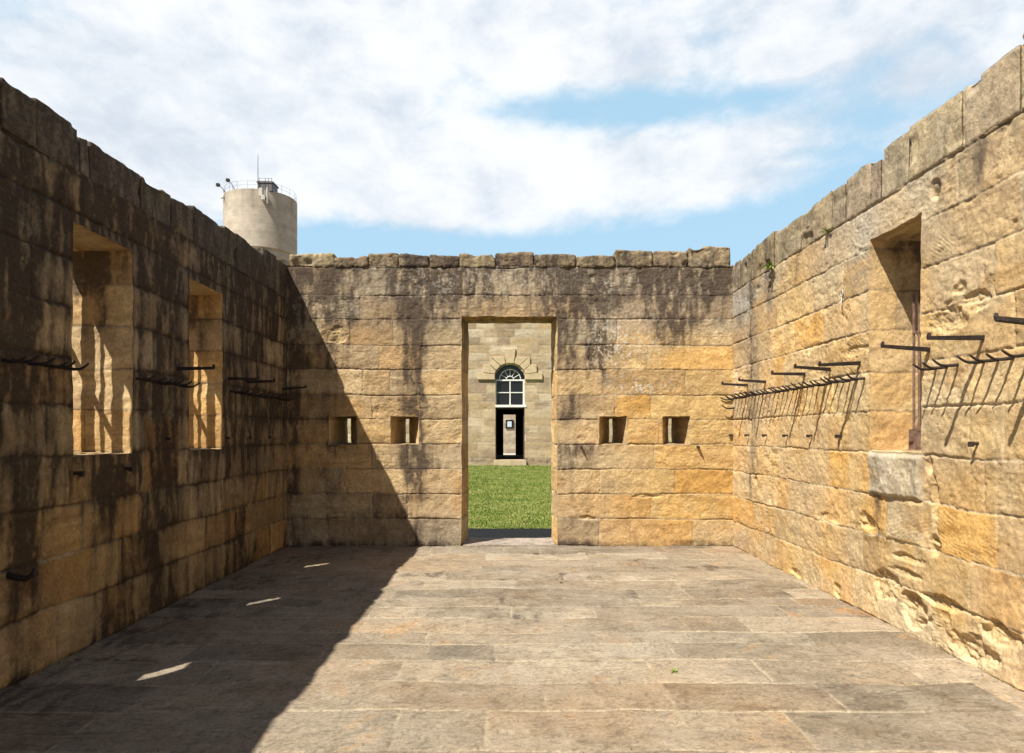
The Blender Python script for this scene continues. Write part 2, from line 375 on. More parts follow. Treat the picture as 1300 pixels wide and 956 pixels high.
for r_ in rows[:-1]:
    x = -4 + random.random() * 1.2; j = []
    while x < 4: j.append(x); x += random.choice((.5, .75, 1.0, 1.3, 1.7))
    FJ.append(j)
FPAL = np.array([(.30, .24, .175), (.265, .21, .15), (.33, .26, .185), (.225, .185, .14), (.31, .225, .145), (.345, .285, .21)])
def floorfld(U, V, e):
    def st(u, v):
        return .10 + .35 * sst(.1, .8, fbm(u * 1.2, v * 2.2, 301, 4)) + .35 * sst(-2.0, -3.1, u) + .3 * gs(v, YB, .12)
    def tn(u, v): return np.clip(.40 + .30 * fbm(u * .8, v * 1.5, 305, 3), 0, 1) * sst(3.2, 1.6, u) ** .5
    h, c = masonry(U, V, rows, FJ, 300, None, tn, st, amp=.40, palette=FPAL, mortar_light=.75, bedamp=.3, jw=1.3, hard=.4, dirt_shade=(.07, .055, .045), blockmix=1.0, bandu=5.0, bandv=.22, bb=.30)
    lay = fbm(U * 1.7 + .6 * fbm(U * 2, V * 3, 311, 3), V * 2.2, 312, 5)          # delaminated, worn layers
    step = np.floor(lay * 5) / 5 + sst(.0, .25, (lay * 5) % 1) / 5
    c = c * np.array([1.19, 1.16, 1.09]); h += step * .011
    h += .010 * fbm(U * .9, V * .9, 321, 3)
    ed = ((lay * 5) % 1 < .16) * .3
    c = c * (1 - ed[..., None] * .9)
    li = sst(.1, .75, fbm(U * 2.6, V * 2.6, 331, 5))[..., None] * .34; c = c * (1 - li) + np.array((.40, .335, .26)) * li
    orn = sst(.25, .85, fbm(U * .9 + 7, V * 1.1, 341, 4))[..., None] * .24; c = c * (1 - orn) + np.array((.36, .235, .125)) * orn
    sp = sst(.5, .75, fbm(U * 30, V * 36, 351, 3))[..., None] * .25; c = c * (1 - sp) + np.array((.50, .44, .35)) * sp
    return h, c
fa = Acc()
ul = lines(XL - .1, XR + .1, .0155); vl = lines(-2.5, YB + .05, lambda y: .013 if y > 3.0 else .1, brk=(3.0,))
U, V = np.meshgrid(ul, vl, indexing='ij'); h, c = floorfld(U, V, None)
fa.grid(np.stack([U, V, h - .004], -1), c)
tag(fa.build('floor', M_FLOOR), kind='structure')

# ------------------------------------------------------------------ coping helper
def copcol(base, dark, sd):
    base = np.array(base)
    def f(x, y, z, seed):
        rr = random.Random(seed); tt = np.array([rr.uniform(.85, 1.15)] * 3) * np.array([1, rr.uniform(.95, 1.03), rr.uniform(.85, 1.05)])
        n_ = vn3(x * 9, y * 9, z * 3, seed + 3) * .5 + vn3(x * 26, y * 26, z * 9, seed + 4) * .35
        n_ = n_ + .35 * vn3(x * 60, y * 60, z * 60, seed + 8); s_ = (np.clip(dark + rr.uniform(-.12, .12) + .7 * n_, 0, .93))[..., None]
        s2 = sst(.2, .8, vn3(x * 7, y * 7, z * 7, seed + 7))[..., None] * .35
        c_ = base * tt * (1 - s2) + np.array((.46, .40, .30)) * s2
        return c_ * (1 - s_) + np.array((.065, .05, .04)) * s_
    return f

# ------------------------------------------------------------------ BACK WALL
BH = 3.956
DX0, DX1, DZ1 = ix(586), ix(707), 3.26
slits = [-2.37, -1.49, 1.47, 2.37]; SZ0, SZ1 = 1.443, 1.84
bj = {0: [416, 527, 761, 879], 1: [473, 518, 769, 826], 2: [433, 518, 762, 856], 3: [471, 518, 831], 4: [427, 454, 499, 534, 759, 796, 836, 871],
      5: [472, 534, 780, 826], 6: [461, 496, 534, 765, 871], 7: [481, 534, 748, 822], 8: [406, 444, 500, 534, 783, 831], 9: [457, 550, 742, 784, 862], 10: [424, 491, 548, 603, 724, 808]}
BJ = [[ix(x) for x in bj[k]] for k in range(11)]
def back_stain_shade(u, v):
    s = .95 * gs(u, ix(525), .13) * sst(.3, 1.4, v) + .55 * gs(u, ix(535), .3) * sst(2.6, 3.6, v)
    s += .50 * sst(3.2, 3.9, v) + .2 * sst(3.0, 3.3, v)
    s += .75 * gs(u, ix(715), .32) * sst(2.3, 3.1, v) + .75 * gs(u, ix(760), .22) * sst(2.0, 2.9, v)
    s += .85 * gs(u, ix(855), .24) * sst(2.5, 3.3, v) + .5 * gs(u, ix(905), .2) * sst(2.9, 3.6, v)
    s += .5 * gs(u, ix(580), .18) * sst(2.8, 3.5, v) + .5 * gs(u, ix(408), .08) * sst(3.2, 3.7, v) + .5 * gs(u, ix(372), .12)
    s += .55 * gs(u, ix(490), .45) * gs(v, .22, .2) + .4 * gs(v, .02, .06) + .35 * gs(u, ix(745), .35) * gs(v, 1.38, .12) + .35 * gs(u, ix(440), .35) * gs(v, 1.36, .12)
    s += .45 * gs(u, ix(525), .3) * gs(v, 1.0, .5) + .38 * gs(u, ix(725), .22) * gs(v, 1.7, .8)
    s += .22 * sst(ix(500), ix(400), u) + .14  # shade on the left end painted in as darker stone, plus even base stain
    return 1.3 * s * (.40 + .5 * streaks(u, v, 401, 4) + .55 * streaks(u, v * .4, 402, 14))
def back_tone(u, v):
    t_ = .30 + .3 * sst(2.6, 3.6, v) - .35 * sst(0.6, 2.4, u) * sst(3.2, 2.4, v) + .2 * fbm(u, v * 1.5, 405, 3) + .18 * gs(v, .1, .3)
    return np.clip(t_, 0, 1)
def backfld(U, V, e):
    h, c = masonry(U, V, CZ, BJ, 11, e, back_tone, back_stain_shade, amp=.62, mortar_light=.6, hard=.12, dirt_shade=(.060, .043, .033), smax=.9, gouge=[(ix(425), 3.0, .2, .12, .035), (ix(822), .70, .25, .03, .03), (ix(745), .40, .16, .03, .03), (ix(440), 1.39, .18, .05, .03)])
    w = sst(.22, .42, fbm(U * 34, V * 28, 421, 3)) * np.clip(gs(U, ix(782), .36) * gs(V, 2.9, .35) * 1.3 + gs(U, ix(812), .45) * gs(V, 2.25, .12) + .5 * gs(U, ix(830), .12) * gs(V, 3.0, .35) + .4 * gs(U, ix(600), 1.2) * sst(3.3, 3.7, V) + .5 * gs(U, ix(770), .12) * gs(V, 3.7, .1), 0, 1)
    c = c * 1.16; w = (w * .85)[..., None]; c = c * (1 - w) + np.array((.66, .62, .52)) * w
    return h, c
bw = tag(empty('stone_wall', (0, YB + T / 2, 0)), 'roofless sandstone end wall with a tall doorway and four narrow loopholes', 'wall', None, 'thing')
acc = Acc()
holes = [(DX0, DX1, -1, DZ1)] + [(s - .2, s + .2, SZ0, SZ1) for s in slits]
bu = [h_[0] for h_ in holes] + [h_[1] for h_ in holes]; bv = [SZ0, SZ1, DZ1]
ul = lines(XL - .35, XR + .35, .0095, bu); vl = lines(-.03, BH + .02, .0085, bv)
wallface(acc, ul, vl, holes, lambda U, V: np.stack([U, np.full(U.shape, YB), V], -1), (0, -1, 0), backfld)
# outer face: same courses, slits only .07 wide
OX0, OX1 = -.625, .630; so_ = [s + math.copysign(.055, s) for s in slits]; HW = .024
oh = [(OX0, OX1, -1, DZ1)] + [(s - HW, s + HW, SZ0 + .02, SZ1 - .02) for s in so_]
wallface(acc, lines(XL - T, XR + T, .05, [h_[0] for h_ in oh] + [h_[1] for h_ in oh]), lines(-.2, BH + .02, .05, [SZ0 + .02, SZ1 - .02, DZ1]), oh,
         lambda U, V: np.stack([U, np.full(U.shape, YB + T), V], -1), (0, 1, 0), lambda U, V, e: masonry(U, V, CZ, BJ, 12, e, back_tone, back_stain_shade, amp=.6))
RJ = [[.3], [], [.24], [], [.34], [.5], [.2], [], [.38], [], [.3]]
gold_t = lambda u, v: np.full(u.shape, .18)
dstain = lambda u, v: .30 + .25 * sst(2.4, 3.2, v)
nostain = lambda u, v: np.full(u.shape, .08)
dl = lines(0, T, .02); dz = lines(-.03, DZ1, .0125)
reveal(acc, dl, dz, lambda U, V: np.stack([DX0 + (OX0 - DX0) * U / T, YB + U, V], -1), (1, 0, 0), lambda U, V, e: masonry(U, V, CZ, RJ, 21, e, gold_t, dstain, amp=.6))
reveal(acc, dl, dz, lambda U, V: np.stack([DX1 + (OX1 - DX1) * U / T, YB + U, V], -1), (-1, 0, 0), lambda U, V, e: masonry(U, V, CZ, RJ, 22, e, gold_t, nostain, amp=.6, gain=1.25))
reveal(acc, dl, lines(DX0, DX1, .0125), lambda U, V: np.stack([V, YB + U, np.full(U.shape, DZ1)], -1), (0, 0, -1), lambda U, V, e: masonry(V, U, [0, .3, T], [[], []], 23, e, gold_t, lambda u, v: np.full(u.shape, .5), amp=.5))
for s, s_o in zip(slits, so_):
    for sg in (-1, 1):
        reveal(acc, lines(0, 1, .06), lines(SZ0, SZ1, .03), lambda U, V: np.stack([(s + sg * .2) * (1 - U) + (s_o + sg * HW) * U, YB + T * U, SZ0 + (V - SZ0) + (.02 if 0 else 0) * U + 0 * V], -1), (-sg, 0, 0),
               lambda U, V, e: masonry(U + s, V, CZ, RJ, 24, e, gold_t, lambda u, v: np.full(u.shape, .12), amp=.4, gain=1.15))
    for zz, sg in ((SZ0, 1), (SZ1, -1)):
        reveal(acc, lines(0, 1, .06), lines(-1, 1, .1), lambda U, V: np.stack([(s + V * .2) * (1 - U) + (s_o + V * HW) * U, YB + T * U, zz + sg * .02 * U], -1), (0, 0, sg),
               lambda U, V, e: masonry(U, V, [-1, 1], [[]], 25, e, gold_t, nostain, amp=.3))
acc.build('masonry', M_STONE, bw).matrix_parent_inverse = bw.matrix_basis.inverted()
def par(o, root): o.parent = root; o.matrix_parent_inverse = root.matrix_basis.inverted(); return o
cb = [(366, 424, 322, .15), (424, 468, 326, .35), (468, 506, 321, .5), (506, 545, 323, .55), (545, 583, 324, .55), (583, 629, 322, .5), (629, 678, 320, .45), (678, 731, 323, .55), (731, 781, 325, .5),
      (781, 829, 317, .3), (829, 874, 318.5, .4), (874, 928, 314, .15)]
for i, (a, b_, y, dk) in enumerate(cb):
    z1 = EYE + (VY - y) / 89.4; rr = random.Random(i)
    rb_ = roughbox(ix(a) + .001, ix(b_) - .001, YB - .015 + rr.uniform(-.01, .015), YB + T, BH + .002, z1, 500 + i * 13, copcol((.46, .35, .21), dk + .2, 1), .012, .03, .03, (rr.uniform(-.04, .04), 0))
    par(rb_.build('coping_stone', M_STONE, None, weld=.0005), bw)
# threshold slab in the doorway
bm = None
ta = roughbox(DX0 + .01, DX1 - .01, YB + .02, YB + T + .06, -.2, .012, 900, copcol((.36, .31, .25), .12, 1), .02, .012, .006)
par(ta.build('threshold', M_FLOOR, None, weld=.0005), bw)

# ------------------------------------------------------------------ LEFT WALL
LH = 3.50; WZ0, WZ1 = 1.43, 3.13
lwin = [(3.05, 3.85), (4.94, 5.72), (6.73, 7.51)]
LC = CZ[:10] + [3.50]
def rjoint(seed, lo, hi, wins, row, z0, z1):
    rr = random.Random(seed * 31 + row); x = lo + rr.uniform(.1, .8); j = []
    while x < hi: j.append(x); x += rr.choice((.42, .55, .68, .8, .95))
    if z0 > 1.35 and z1 < 3.3:
        for a, b_ in wins: j = [q for q in j if q < a - .2 or q > b_ + .2]
    return j
LJ = [rjoint(5, -2.5, 10, lwin, k, LC[k], LC[k + 1]) for k in range(len(LC) - 1)]
# sill and lintel course follow the openings
LJ[3] = [q for q in LJ[3] if not any(a - .25 < q < b_ + .25 for a, b_ in lwin)] + [iyl(88), iyl(176), iyl(238), iyl(290)]
LJ[9] = [q for q in LJ[9] if not any(a - .1 < q < b_ + .2 for a, b_ in lwin)] + [iyl(80), iyl(104), iyl(262)]
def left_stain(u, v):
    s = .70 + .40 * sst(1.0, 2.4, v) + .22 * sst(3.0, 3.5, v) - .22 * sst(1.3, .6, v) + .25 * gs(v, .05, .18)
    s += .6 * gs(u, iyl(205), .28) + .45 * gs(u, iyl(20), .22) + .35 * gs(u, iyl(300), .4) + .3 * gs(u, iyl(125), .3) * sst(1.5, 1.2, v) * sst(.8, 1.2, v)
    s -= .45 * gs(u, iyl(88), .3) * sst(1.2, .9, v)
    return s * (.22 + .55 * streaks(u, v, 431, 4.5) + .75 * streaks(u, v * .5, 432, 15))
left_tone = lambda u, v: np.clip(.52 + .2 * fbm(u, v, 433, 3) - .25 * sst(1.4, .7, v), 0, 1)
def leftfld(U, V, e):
    h, c = masonry(U, V, LC, LJ, 31, e, left_tone, left_stain, amp=.7, mortar_light=.35, hard=0, smax=.93, soft=.48, dirt_shade=(.032, .024, .019), bb=.34, jw=1.5, patches=[(iyl(182), iyl(226), 1.10, 1.72, (.46, .24, .07), .7)])
    return h, c
lw = tag(empty('stone_wall', (XL - T / 2, 4, 0)), 'dark stained sandstone side wall in shade, with deep barred window openings and hooks', 'wall', None, 'thing')
acc = Acc()
bu = [x for w in lwin for x in w]
stp = lambda y: .0095 if y > 3.6 else .06
holes = [(a, b_, WZ0, WZ1) for a, b_ in lwin]
wallface(acc, lines(-2.5, YB + .1, stp, bu + [3.6]), lines(-.03, LH + .02, .0085, (WZ0, WZ1)), holes, lambda U, V: np.stack([np.full(U.shape, XL), U, V], -1), (1, 0, 0), leftfld)
wallface(acc, lines(-2.5, YB + T, .08, bu), lines(-.2, LH + .02, .08, (WZ0, WZ1)), holes, lambda U, V: np.stack([np.full(U.shape, XL - T), U, V], -1), (-1, 0, 0), lambda U, V, e: masonry(U, V, LC, LJ, 32, e, left_tone, zero, amp=.5))
def jambs(acc, X, sgn, a, b_, z0, z1, seed, stf, s_in, s_near, courses=CZ):
    """sgn: outward direction of the wall; a,b = near and far edge of the opening"""
    dl = lines(0, T, .0125 if b_ > 4 else .05); zz = lines(z0, z1, .0125 if b_ > 4 else .05)
    JJ = [[], [], [], [], [.40], [], [], [.24], [], [], []]
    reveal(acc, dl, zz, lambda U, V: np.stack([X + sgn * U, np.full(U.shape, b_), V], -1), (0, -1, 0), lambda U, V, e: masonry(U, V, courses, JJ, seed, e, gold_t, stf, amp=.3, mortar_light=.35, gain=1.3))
    reveal(acc, dl, zz, lambda U, V: np.stack([X + sgn * U, np.full(U.shape, a), V], -1), (0, 1, 0), lambda U, V, e: masonry(U, V, courses, JJ, seed + 1, e, gold_t, stf, amp=.5))
    yy = lines(a, b_, .02)
    reveal(acc, dl, yy, lambda U, V: np.stack([X + sgn * U, V, np.full(U.shape, z1)], -1), (0, 0, -1), lambda U, V, e: masonry(V, U, [0, .34, T], [[], []], seed + 2, e, gold_t, lambda u, v: np.full(u.shape, .2), amp=.6))
    reveal(acc, dl, yy, lambda U, V: np.stack([X + sgn * U, V, np.full(U.shape, z0)], -1), (0, 0, 1), lambda U, V, e: masonry(V, U, [0, T], [[]], seed + 3, e, gold_t, nostain, amp=.5))
lst = lambda u, v: .04 + .4 * sst(1.9, 2.6, v) * streaks(u, v, 465, 9) + .5 * sst(2.65, 3.0, v) * sst(.1, .4, u) + .25 * sst(2.5, 3.1, v)
for i, (a, b_) in enumerate(lwin): jambs(acc, XL, -1, a, b_, WZ0, WZ1, 41 + 5 * i, lst, 0, 0)
par(acc.build('masonry', M_STONE), lw)
# iron grilles near the outer face of the left windows
for (a, b_) in lwin:
    bm = bmesh.new(); X = XL - T + .06
    for off, rad in ((.20, .042), (.325, .014), (.46, .036), (.60, .014)):
        if b_ - off > a: tube(bm, [(X, b_ - off, WZ0 - .02), (X, b_ - off, WZ1 + .02)], rad, 8)
    for zz in (2.36,): tube(bm, [(X + .01, a - .03, zz), (X + .01, b_ + .03, zz)], .026, 8)
    par(bobj('window_grille', bm, M_RUST, smooth=True), lw)
xs = [-3, 20, 47, 104, 116, 180, 218, 247, 286, 300, 318, 336, 352, 371]
ys = [-2.5, -1.3, -.2, 1.0, 2.1, 3.3, 4.25] + [iyl(x) for x in xs[2:]]
for i, (a, b_) in enumerate(zip(ys, ys[1:])):
    rr = random.Random(70 + i); zt = 3.83 if b_ < 7 else (3.90 if b_ < 9 else 4.0)
    zt += rr.uniform(-.02, .02); zt -= .03 if b_ - a < .3 else 0
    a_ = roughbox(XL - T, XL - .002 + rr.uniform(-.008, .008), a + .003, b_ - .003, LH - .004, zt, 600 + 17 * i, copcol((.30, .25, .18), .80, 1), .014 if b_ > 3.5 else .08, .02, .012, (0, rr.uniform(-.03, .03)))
    par(a_.build('coping_stone', M_STONE, None, weld=.0005), lw)

# ------------------------------------------------------------------ RIGHT WALL
RH = 3.59; RZ0, RZ1 = 1.443, 3.30; RW = (5.26, 6.01)
RC = [0, .36, .715, 1.07, 1.43, 1.79, 2.139, 2.506, 2.86, 3.225, 3.59]
rj = {9: [948, 977, 1011, 1048, 1218, 1241], 8: [986, 1032, 1071, 1210, 1295], 7: [977, 1008, 1044, 1262], 6: [960, 995, 1047, 1210, 1285], 5: [943, 985, 1020, 1058, 1101, 1228],
      4: [954, 1014, 1068, 1231, 1274], 3: [994, 1052, 1104, 1171, 1249], 2: [954, 987, 1002, 1032, 1079, 1126, 1191, 1267], 1: [983, 1015.6, 1051, 1095, 1162, 1231], 0: [1001, 1039, 1086, 1115, 1182, 1245, 1272]}
RJ2 = [[iy(x) for x in rj[k]] for k in range(10)]
for k in range(10):
    rr = random.Random(k + 900); x = min(RJ2[k]) - rr.uniform(.5, .8)
    while x > -2.5: RJ2[k].append(x); x -= rr.uniform(.5, .95)
def right_stain(u, v):
    s = .85 * gs(u, iy(956), .20) * sst(.35, 1.2, v) + .35 * gs(u, iy(940), .35) * sst(2.6, 3.4, v)
    s += .45 * sst(3.25, 3.6, v) * (.5 + .5 * vn2(u * 1.3, v * 0, 442)) + .55 * gs(u, iy(975), .16) * sst(2.9, 3.4, v)
    s += .55 * gs(u, iy(1113), .06) * gs(v, 1.0, .35) + .5 * gs(u, iy(1240), .12) * sst(2.9, 3.5, v) + .35 * gs(u, iy(1190), .14) * sst(3.1, 3.5, v)
    s += .45 * gs(u, iy(1168), .045) * gs(v, 1.25, .2) + .4 * gs(u, iy(1060), .1) * sst(3.1, 3.6, v) + .25 * gs(u, iy(1012), .06) * sst(2.4, 3.4, v)
    return s * (.55 + .7 * streaks(u, v, 441, 5)) + .05
right_tone = lambda u, v: np.clip(.06 + .42 * sst(2.7, 3.5, v) + .32 * sst(7.8, 9.0, u) * sst(1.2, 2, v) + .3 * fbm(u * 1.3, v * 1.8, 445, 3) + .2 * gs(v, .1, .2), 0, 1)
gou = [(iy(1205), 2.42, .22, .10, .032), (iy(1240), 2.50, .16, .08, .04), (iy(1218), 2.62, .09, .05, .03), (iy(1187), 1.10, .05, .18, .07), (iy(1186), .75, .07, .10, .07), (iy(1178), 1.35, .06, .07, .05),
       (iy(1100), .82, .12, .08, .06), (iy(1125), .33, .22, .16, .05), (iy(1160), .20, .20, .15, .07), (iy(1200), .36, .30, .05, .06), (iy(1145), .48, .3, .035, .04), (iy(1235), .12, .25, .10, .06), (iy(1270), .30, .2, .08, .05),
       (iy(1188), 3.42, .07, .07, .05), (iy(1063), .08, .10, .08, .05), (iy(1010), .05, .15, .05, .05), (iy(1085), 2.35, .30, .05, .02), (iy(1150), .60, .25, .04, .03), (iy(960), 1.0, .06, .06, .03)]
def rightfld(U, V, e):
    pt = [(iy(1171), iy(1104), 1.07, 1.44, (.44, .40, .31), .75), (iy(1171), iy(1126), .75, 1.06, (.42, .35, .24), .5), (iy(1052), iy(1068), 1.43, 1.79, (.50, .45, .35), .3),
          (iy(1300), iy(1231), .33, .715, (.52, .30, .11), .6), (iy(1079), iy(1032), .74, 1.07, (.55, .32, .13), .6)]
    h, c = masonry(U, V, RC, RJ2, 51, e, right_tone, right_stain, amp=.68, mortar_light=.62, bb=.26, gouge=gou, patches=pt, bedamp=1.5)
    blk = sst(-.02, .03, np.minimum(np.minimum(U - iy(1171), iy(1104) - U), np.minimum(V - 1.075, 1.425 - V)))
    h += blk * (.030 + .018 * fbm(U * 5, V * 6, 447, 4)) * sst(0, .03, e)
    blk2 = sst(-.01, .03, np.minimum(np.minimum(U - iy(1171), iy(1126) - U), np.minimum(V - .72, 1.06 - V))); h += blk2 * (.012 + .012 * fbm(U * 4, V * 5, 448, 4))
    # rust run below an old fixing
    rw = (gs(U, iy(1038), .035 + .01 * (1.9 - V)) * sst(1.45, 1.6, V) * sst(2.05, 1.95, V) + .6 * gs(U, iy(1034), .04) * sst(2.55, 2.65, V) * sst(3.0, 2.85, V)) * .85
    rw = (rw * (.6 + .4 * fbm(U * 20, V * 6, 449, 3)))[..., None]; rw = np.clip(rw, 0, 1)
    hk = np.zeros_like(U)
    for i_, y_ in enumerate([6.093 + .128 * q for q in range(28)] + [5.071, 4.947, 4.822, 4.558, 4.43, 4.30, 4.17]):
        rr = random.Random(i_ + 5); hk += rr.random() ** 1.5 * gs(U, y_ + rr.uniform(-.01, .01), .013) * sst(2.10, 2.07, V) * sst(2.09 - rr.uniform(.08, .34), 2.05, V)
    for i_, y_ in enumerate((9.07, 8.455, 7.33, 6.747, 6.167, 5.16, 4.558)):
        rr = random.Random(i_ + 77); hk += (.4 + .5 * rr.random()) * gs(U, y_, .02) * sst(2.25, 2.21, V) * sst(2.24 - rr.uniform(.1, .3), 2.2, V)
    hk = np.clip(hk, 0, 1)[..., None] * .6; c = c * (1 - hk) + np.array((.24, .11, .045)) * hk
    wash = sst(.45, .8, streaks(U, V * 1.6, 471, 3.2))[..., None] * .42
    c = c * 1.22; c = c * (1 - wash) + np.array((.66, .52, .32)) * wash
    dp = sst(.35, .8, fbm(U * 1.5, V * 3.2, 473, 4))[..., None] * .45; c = c * (1 - dp) + np.array((.60, .35, .12)) * dp
    return h, c * (1 - rw) + np.array((.25, .09, .03)) * rw
rw_ = tag(empty('stone_wall', (XR + T / 2, 4, 0)), 'sunlit golden sandstone side wall with one window opening and long iron hooks', 'wall', None, 'thing')
acc = Acc(); holes = [(RW[0], RW[1], RZ0, RZ1)]
wallface(acc, lines(-2.5, YB + .1, stp, [*RW, 3.6]), lines(-.03, RH + .02, .0085, (RZ0, RZ1)), holes, lambda U, V: np.stack([np.full(U.shape, XR), U, V], -1), (-1, 0, 0), rightfld)
wallface(acc, lines(-2.5, YB + T, .08, RW), lines(-.2, RH + .02, .08, (RZ0, RZ1)), holes, lambda U, V: np.stack([np.full(U.shape, XR + T), U, V], -1), (1, 0, 0), lambda U, V, e: masonry(U, V, RC, RJ2, 52, e, right_tone, zero, amp=.5))
jambs(acc, XR, 1, RW[0], RW[1], RZ0, RZ1, 57, lambda u, v: .03 + .6 * sst(2.5, 3.2, v) * sst(.1, .4, u) + .2 * sst(2.9, 3.3, v), 0, 0, CZ)  # upper jamb colour darkened to paint in the shadow under the lintel
par(acc.build('masonry', M_STONE), rw_)
cx = [925, 940, 955, 983.7, 1017, 1057, 1073.6, 1105, 1120, 1154, 1224, 1297]
ys = sorted([iy(x) for x in cx]) ; ys = [-2.5, -1.5, -.4, .5, 1.6, 2.4, 3.4] + ys
for i, (a, b_) in enumerate(zip(ys, ys[1:])):
    rr = random.Random(170 + i); zt = 4.0 + rr.uniform(-.025, .02) + (-.04 if b_ - a < .35 else 0)
    if i == 7 - 1: zt += .10
    dk = .12 if b_ < 6.6 else (.22 if b_ < 8.4 else .5)
    a_ = roughbox(XR - .004 - rr.uniform(-.008, .008), XR + T, a + .003, b_ - .003, RH + .003, zt, 700 + 19 * i, copcol((.53, .42, .27), dk, 1), .013 if b_ > 3.5 else .08, .02, .015, (0, rr.uniform(-.04, .04)))
    par(a_.build('coping_stone', M_STONE, None, weld=.0005), rw_)
# rusty casement bar frame standing in the right window
bm = bmesh.new(); X = 3.47
for yy in (5.862, 5.785):
    tube(bm, [(X, yy, RZ0 + .03), (X, yy, 2.78), (X, yy + (-.012 if yy > 5.8 else .012), 2.81)], .011, 8)
tube(bm, [(X, 5.862, 2.805), (X, 5.785, 2.805)], .011, 8)
for zz in (1.62, 2.45): box(bm, X - .009, X + .009, 5.77, 5.875, zz, zz + .02)
box(bm, X - .035, X + .035, 5.77, 5.89, RZ0 - .01, RZ0 + .10, .008); box(bm, X - .05, X + .03, 5.80, 5.86, RZ0 + .08, RZ0 + .19, .006)
tag(par(bobj('window_frame', bm, M_RUST), rw_), 'rusty iron double bar standing in the window opening')

# ------------------------------------------------------------------ hooks and pegs
def hook_mesh(name, length, curl, w):
    bm = bmesh.new(); n = 12; pts = []; rs = []
    if curl:      # bar sweeping out and curling up
        for i in range(n + 1):
            t_ = i / n; pts.append((length * t_, 0, -.012 * math.sin(t_ * 3) + .035 * max(0, t_ - .62) ** 1.4 * 3.2)); rs.append(w * (1 - .45 * t_))
        tube(bm, [(-.06, 0, 0)] + pts, [w] + rs, 7)
    else:         # straight flat bar with a short upturned end
        v = [(-.06, w), (length * .5, w * .85), (length - .012, w * .7)]
        prev = None
        for (x, hw) in v:
            ring = [bm.verts.new((x, sy * w * .75, sz * hw)) for sy, sz in ((-1, -1), (1, -1), (1, 1), (-1, 1))]
            if prev: [bm.faces.new((prev[k], prev[(k + 1) % 4], ring[(k + 1) % 4], ring[k])) for k in range(4)]
            else: bm.faces.new(ring)
            prev = ring
        bm.faces.new(prev)
        tube(bm, [(length - .012, 0, -w * .6), (length - .004, 0, .012), (length - .008, 0, .034)], [w * .8, w * .75, w * .6], 7)
    bm.normal_update(); me = bpy.data.meshes.new(name); bmesh.ops.recalc_face_normals(bm, faces=bm.faces); bm.to_mesh(me); bm.free(); me.materials.append(M_IRON)
    for p in me.polygons: p.use_smooth = curl
    return me
ME_S = [hook_mesh('curved_hook', l, True, .0135) for l in (.165, .18, .19)]; ME_L = [hook_mesh('long_hook', l, False, .018) for l in (.345, .36)]
hr = random.Random(8)
def hook(me, side, y, z, name, label, group):
    o = bpy.data.objects.new(name, me); COL.objects.link(o)
    X = XL if side == 'L' else XR
    o.location = (X, y, z + hr.uniform(-.006, .006)); o.rotation_euler = (hr.uniform(-.25, .25), hr.uniform(-.09, .05), (0 if side == 'L' else math.pi) + hr.uniform(-.13, .13))
    tag(o, label, 'hook', group); return o
ORD = ['first', 'second', 'third', 'fourth', 'fifth', 'sixth', 'seventh', 'eighth', 'ninth', 'tenth', 'eleventh', 'twelfth', 'thirteenth', 'fourteenth', 'fifteenth', 'sixteenth', 'seventeenth', 'eighteenth', 'nineteenth', 'twentieth',
       'twenty-first', 'twenty-second', 'twenty-third', 'twenty-fourth', 'twenty-fifth', 'twenty-sixth', 'twenty-seventh', 'twenty-eighth', 'twenty-ninth', 'thirtieth']
y = 6.093; k = 0
while y < 9.68:
    hook(hr.choice(ME_S), 'R', y + hr.uniform(-.008, .008), 2.092, 'curved_hook', ORD[k] + ' short curved hook beyond the window in the long sunlit row', 'short hooks on the sunlit wall beyond the window')
    y += .128; k += 1
for k, y in enumerate((5.071, 4.947, 4.822, 4.558, 4.43, 4.30, 4.17)): hook(hr.choice(ME_S), 'R', y, 2.08, 'curved_hook', ORD[k] + ' short curved hook in the sunlit row on the near side of the window', 'short hooks on the sunlit wall this side of the window')
hook(ME_S[1], 'R', 9.64, 1.96, 'curved_hook', 'lone short hook hanging below the far end of the long sunlit row', None)
ll = ['long straight black hook nearest the back corner on the sunlit wall', 'long straight black hook second from the back corner on the sunlit wall', 'long straight black hook third from the back corner on the sunlit wall',
      'long straight black hook second before the window, fourth from the back corner, sunlit wall', 'long straight black hook just beyond the window on the sunlit wall', 'long straight black hook whose bar crosses in front of the window opening',
      'long straight black hook just nearer than the window hook, above the short hooks', 'long straight black hook at the right edge of the picture, highest in view']
for y, lab in zip((9.07, 8.455, 7.33, 6.747, 6.167, 5.16, 4.558, 3.98), ll): hook(ME_L[0 if y > 7 else 1], 'R', y, 2.235, 'long_hook', lab, 'long hooks on the sunlit wall')
for k, y in enumerate((4.85, 4.72, 4.60, 4.47, 4.34, 4.25)): hook(hr.choice(ME_S), 'L', y, 2.06, 'curved_hook', ORD[k] + ' short hook left of the nearer window on the shaded wall', 'short hooks on the shaded wall before the first window')
for i in range(7): hook(hr.choice(ME_S), 'L', 6.55 - .128 * i, 2.06, 'curved_hook', ORD[i] + ' short hook from the farther window, in the row between the shaded windows', 'short hooks on the shaded wall between the windows')
for i in range(15): hook(hr.choice(ME_S), 'L', 7.72 + .128 * i, 2.07, 'curved_hook', ORD[i] + ' short hook right of the farther window on the shaded wall', 'short hooks on the shaded wall beyond the windows')
for y, lab in zip((6.5, 7.67, 8.2, 9.5), ('long black hook on the shaded wall crossing the farther window opening', 'long black hook on the shaded wall just beyond the farther window', 'long black hook on the shaded wall second beyond the farther window', 'long black hook on the shaded wall closest to the back corner')):
    hook(ME_L[0], 'L', y, 2.215, 'long_hook', lab, 'long hooks on the shaded wall')
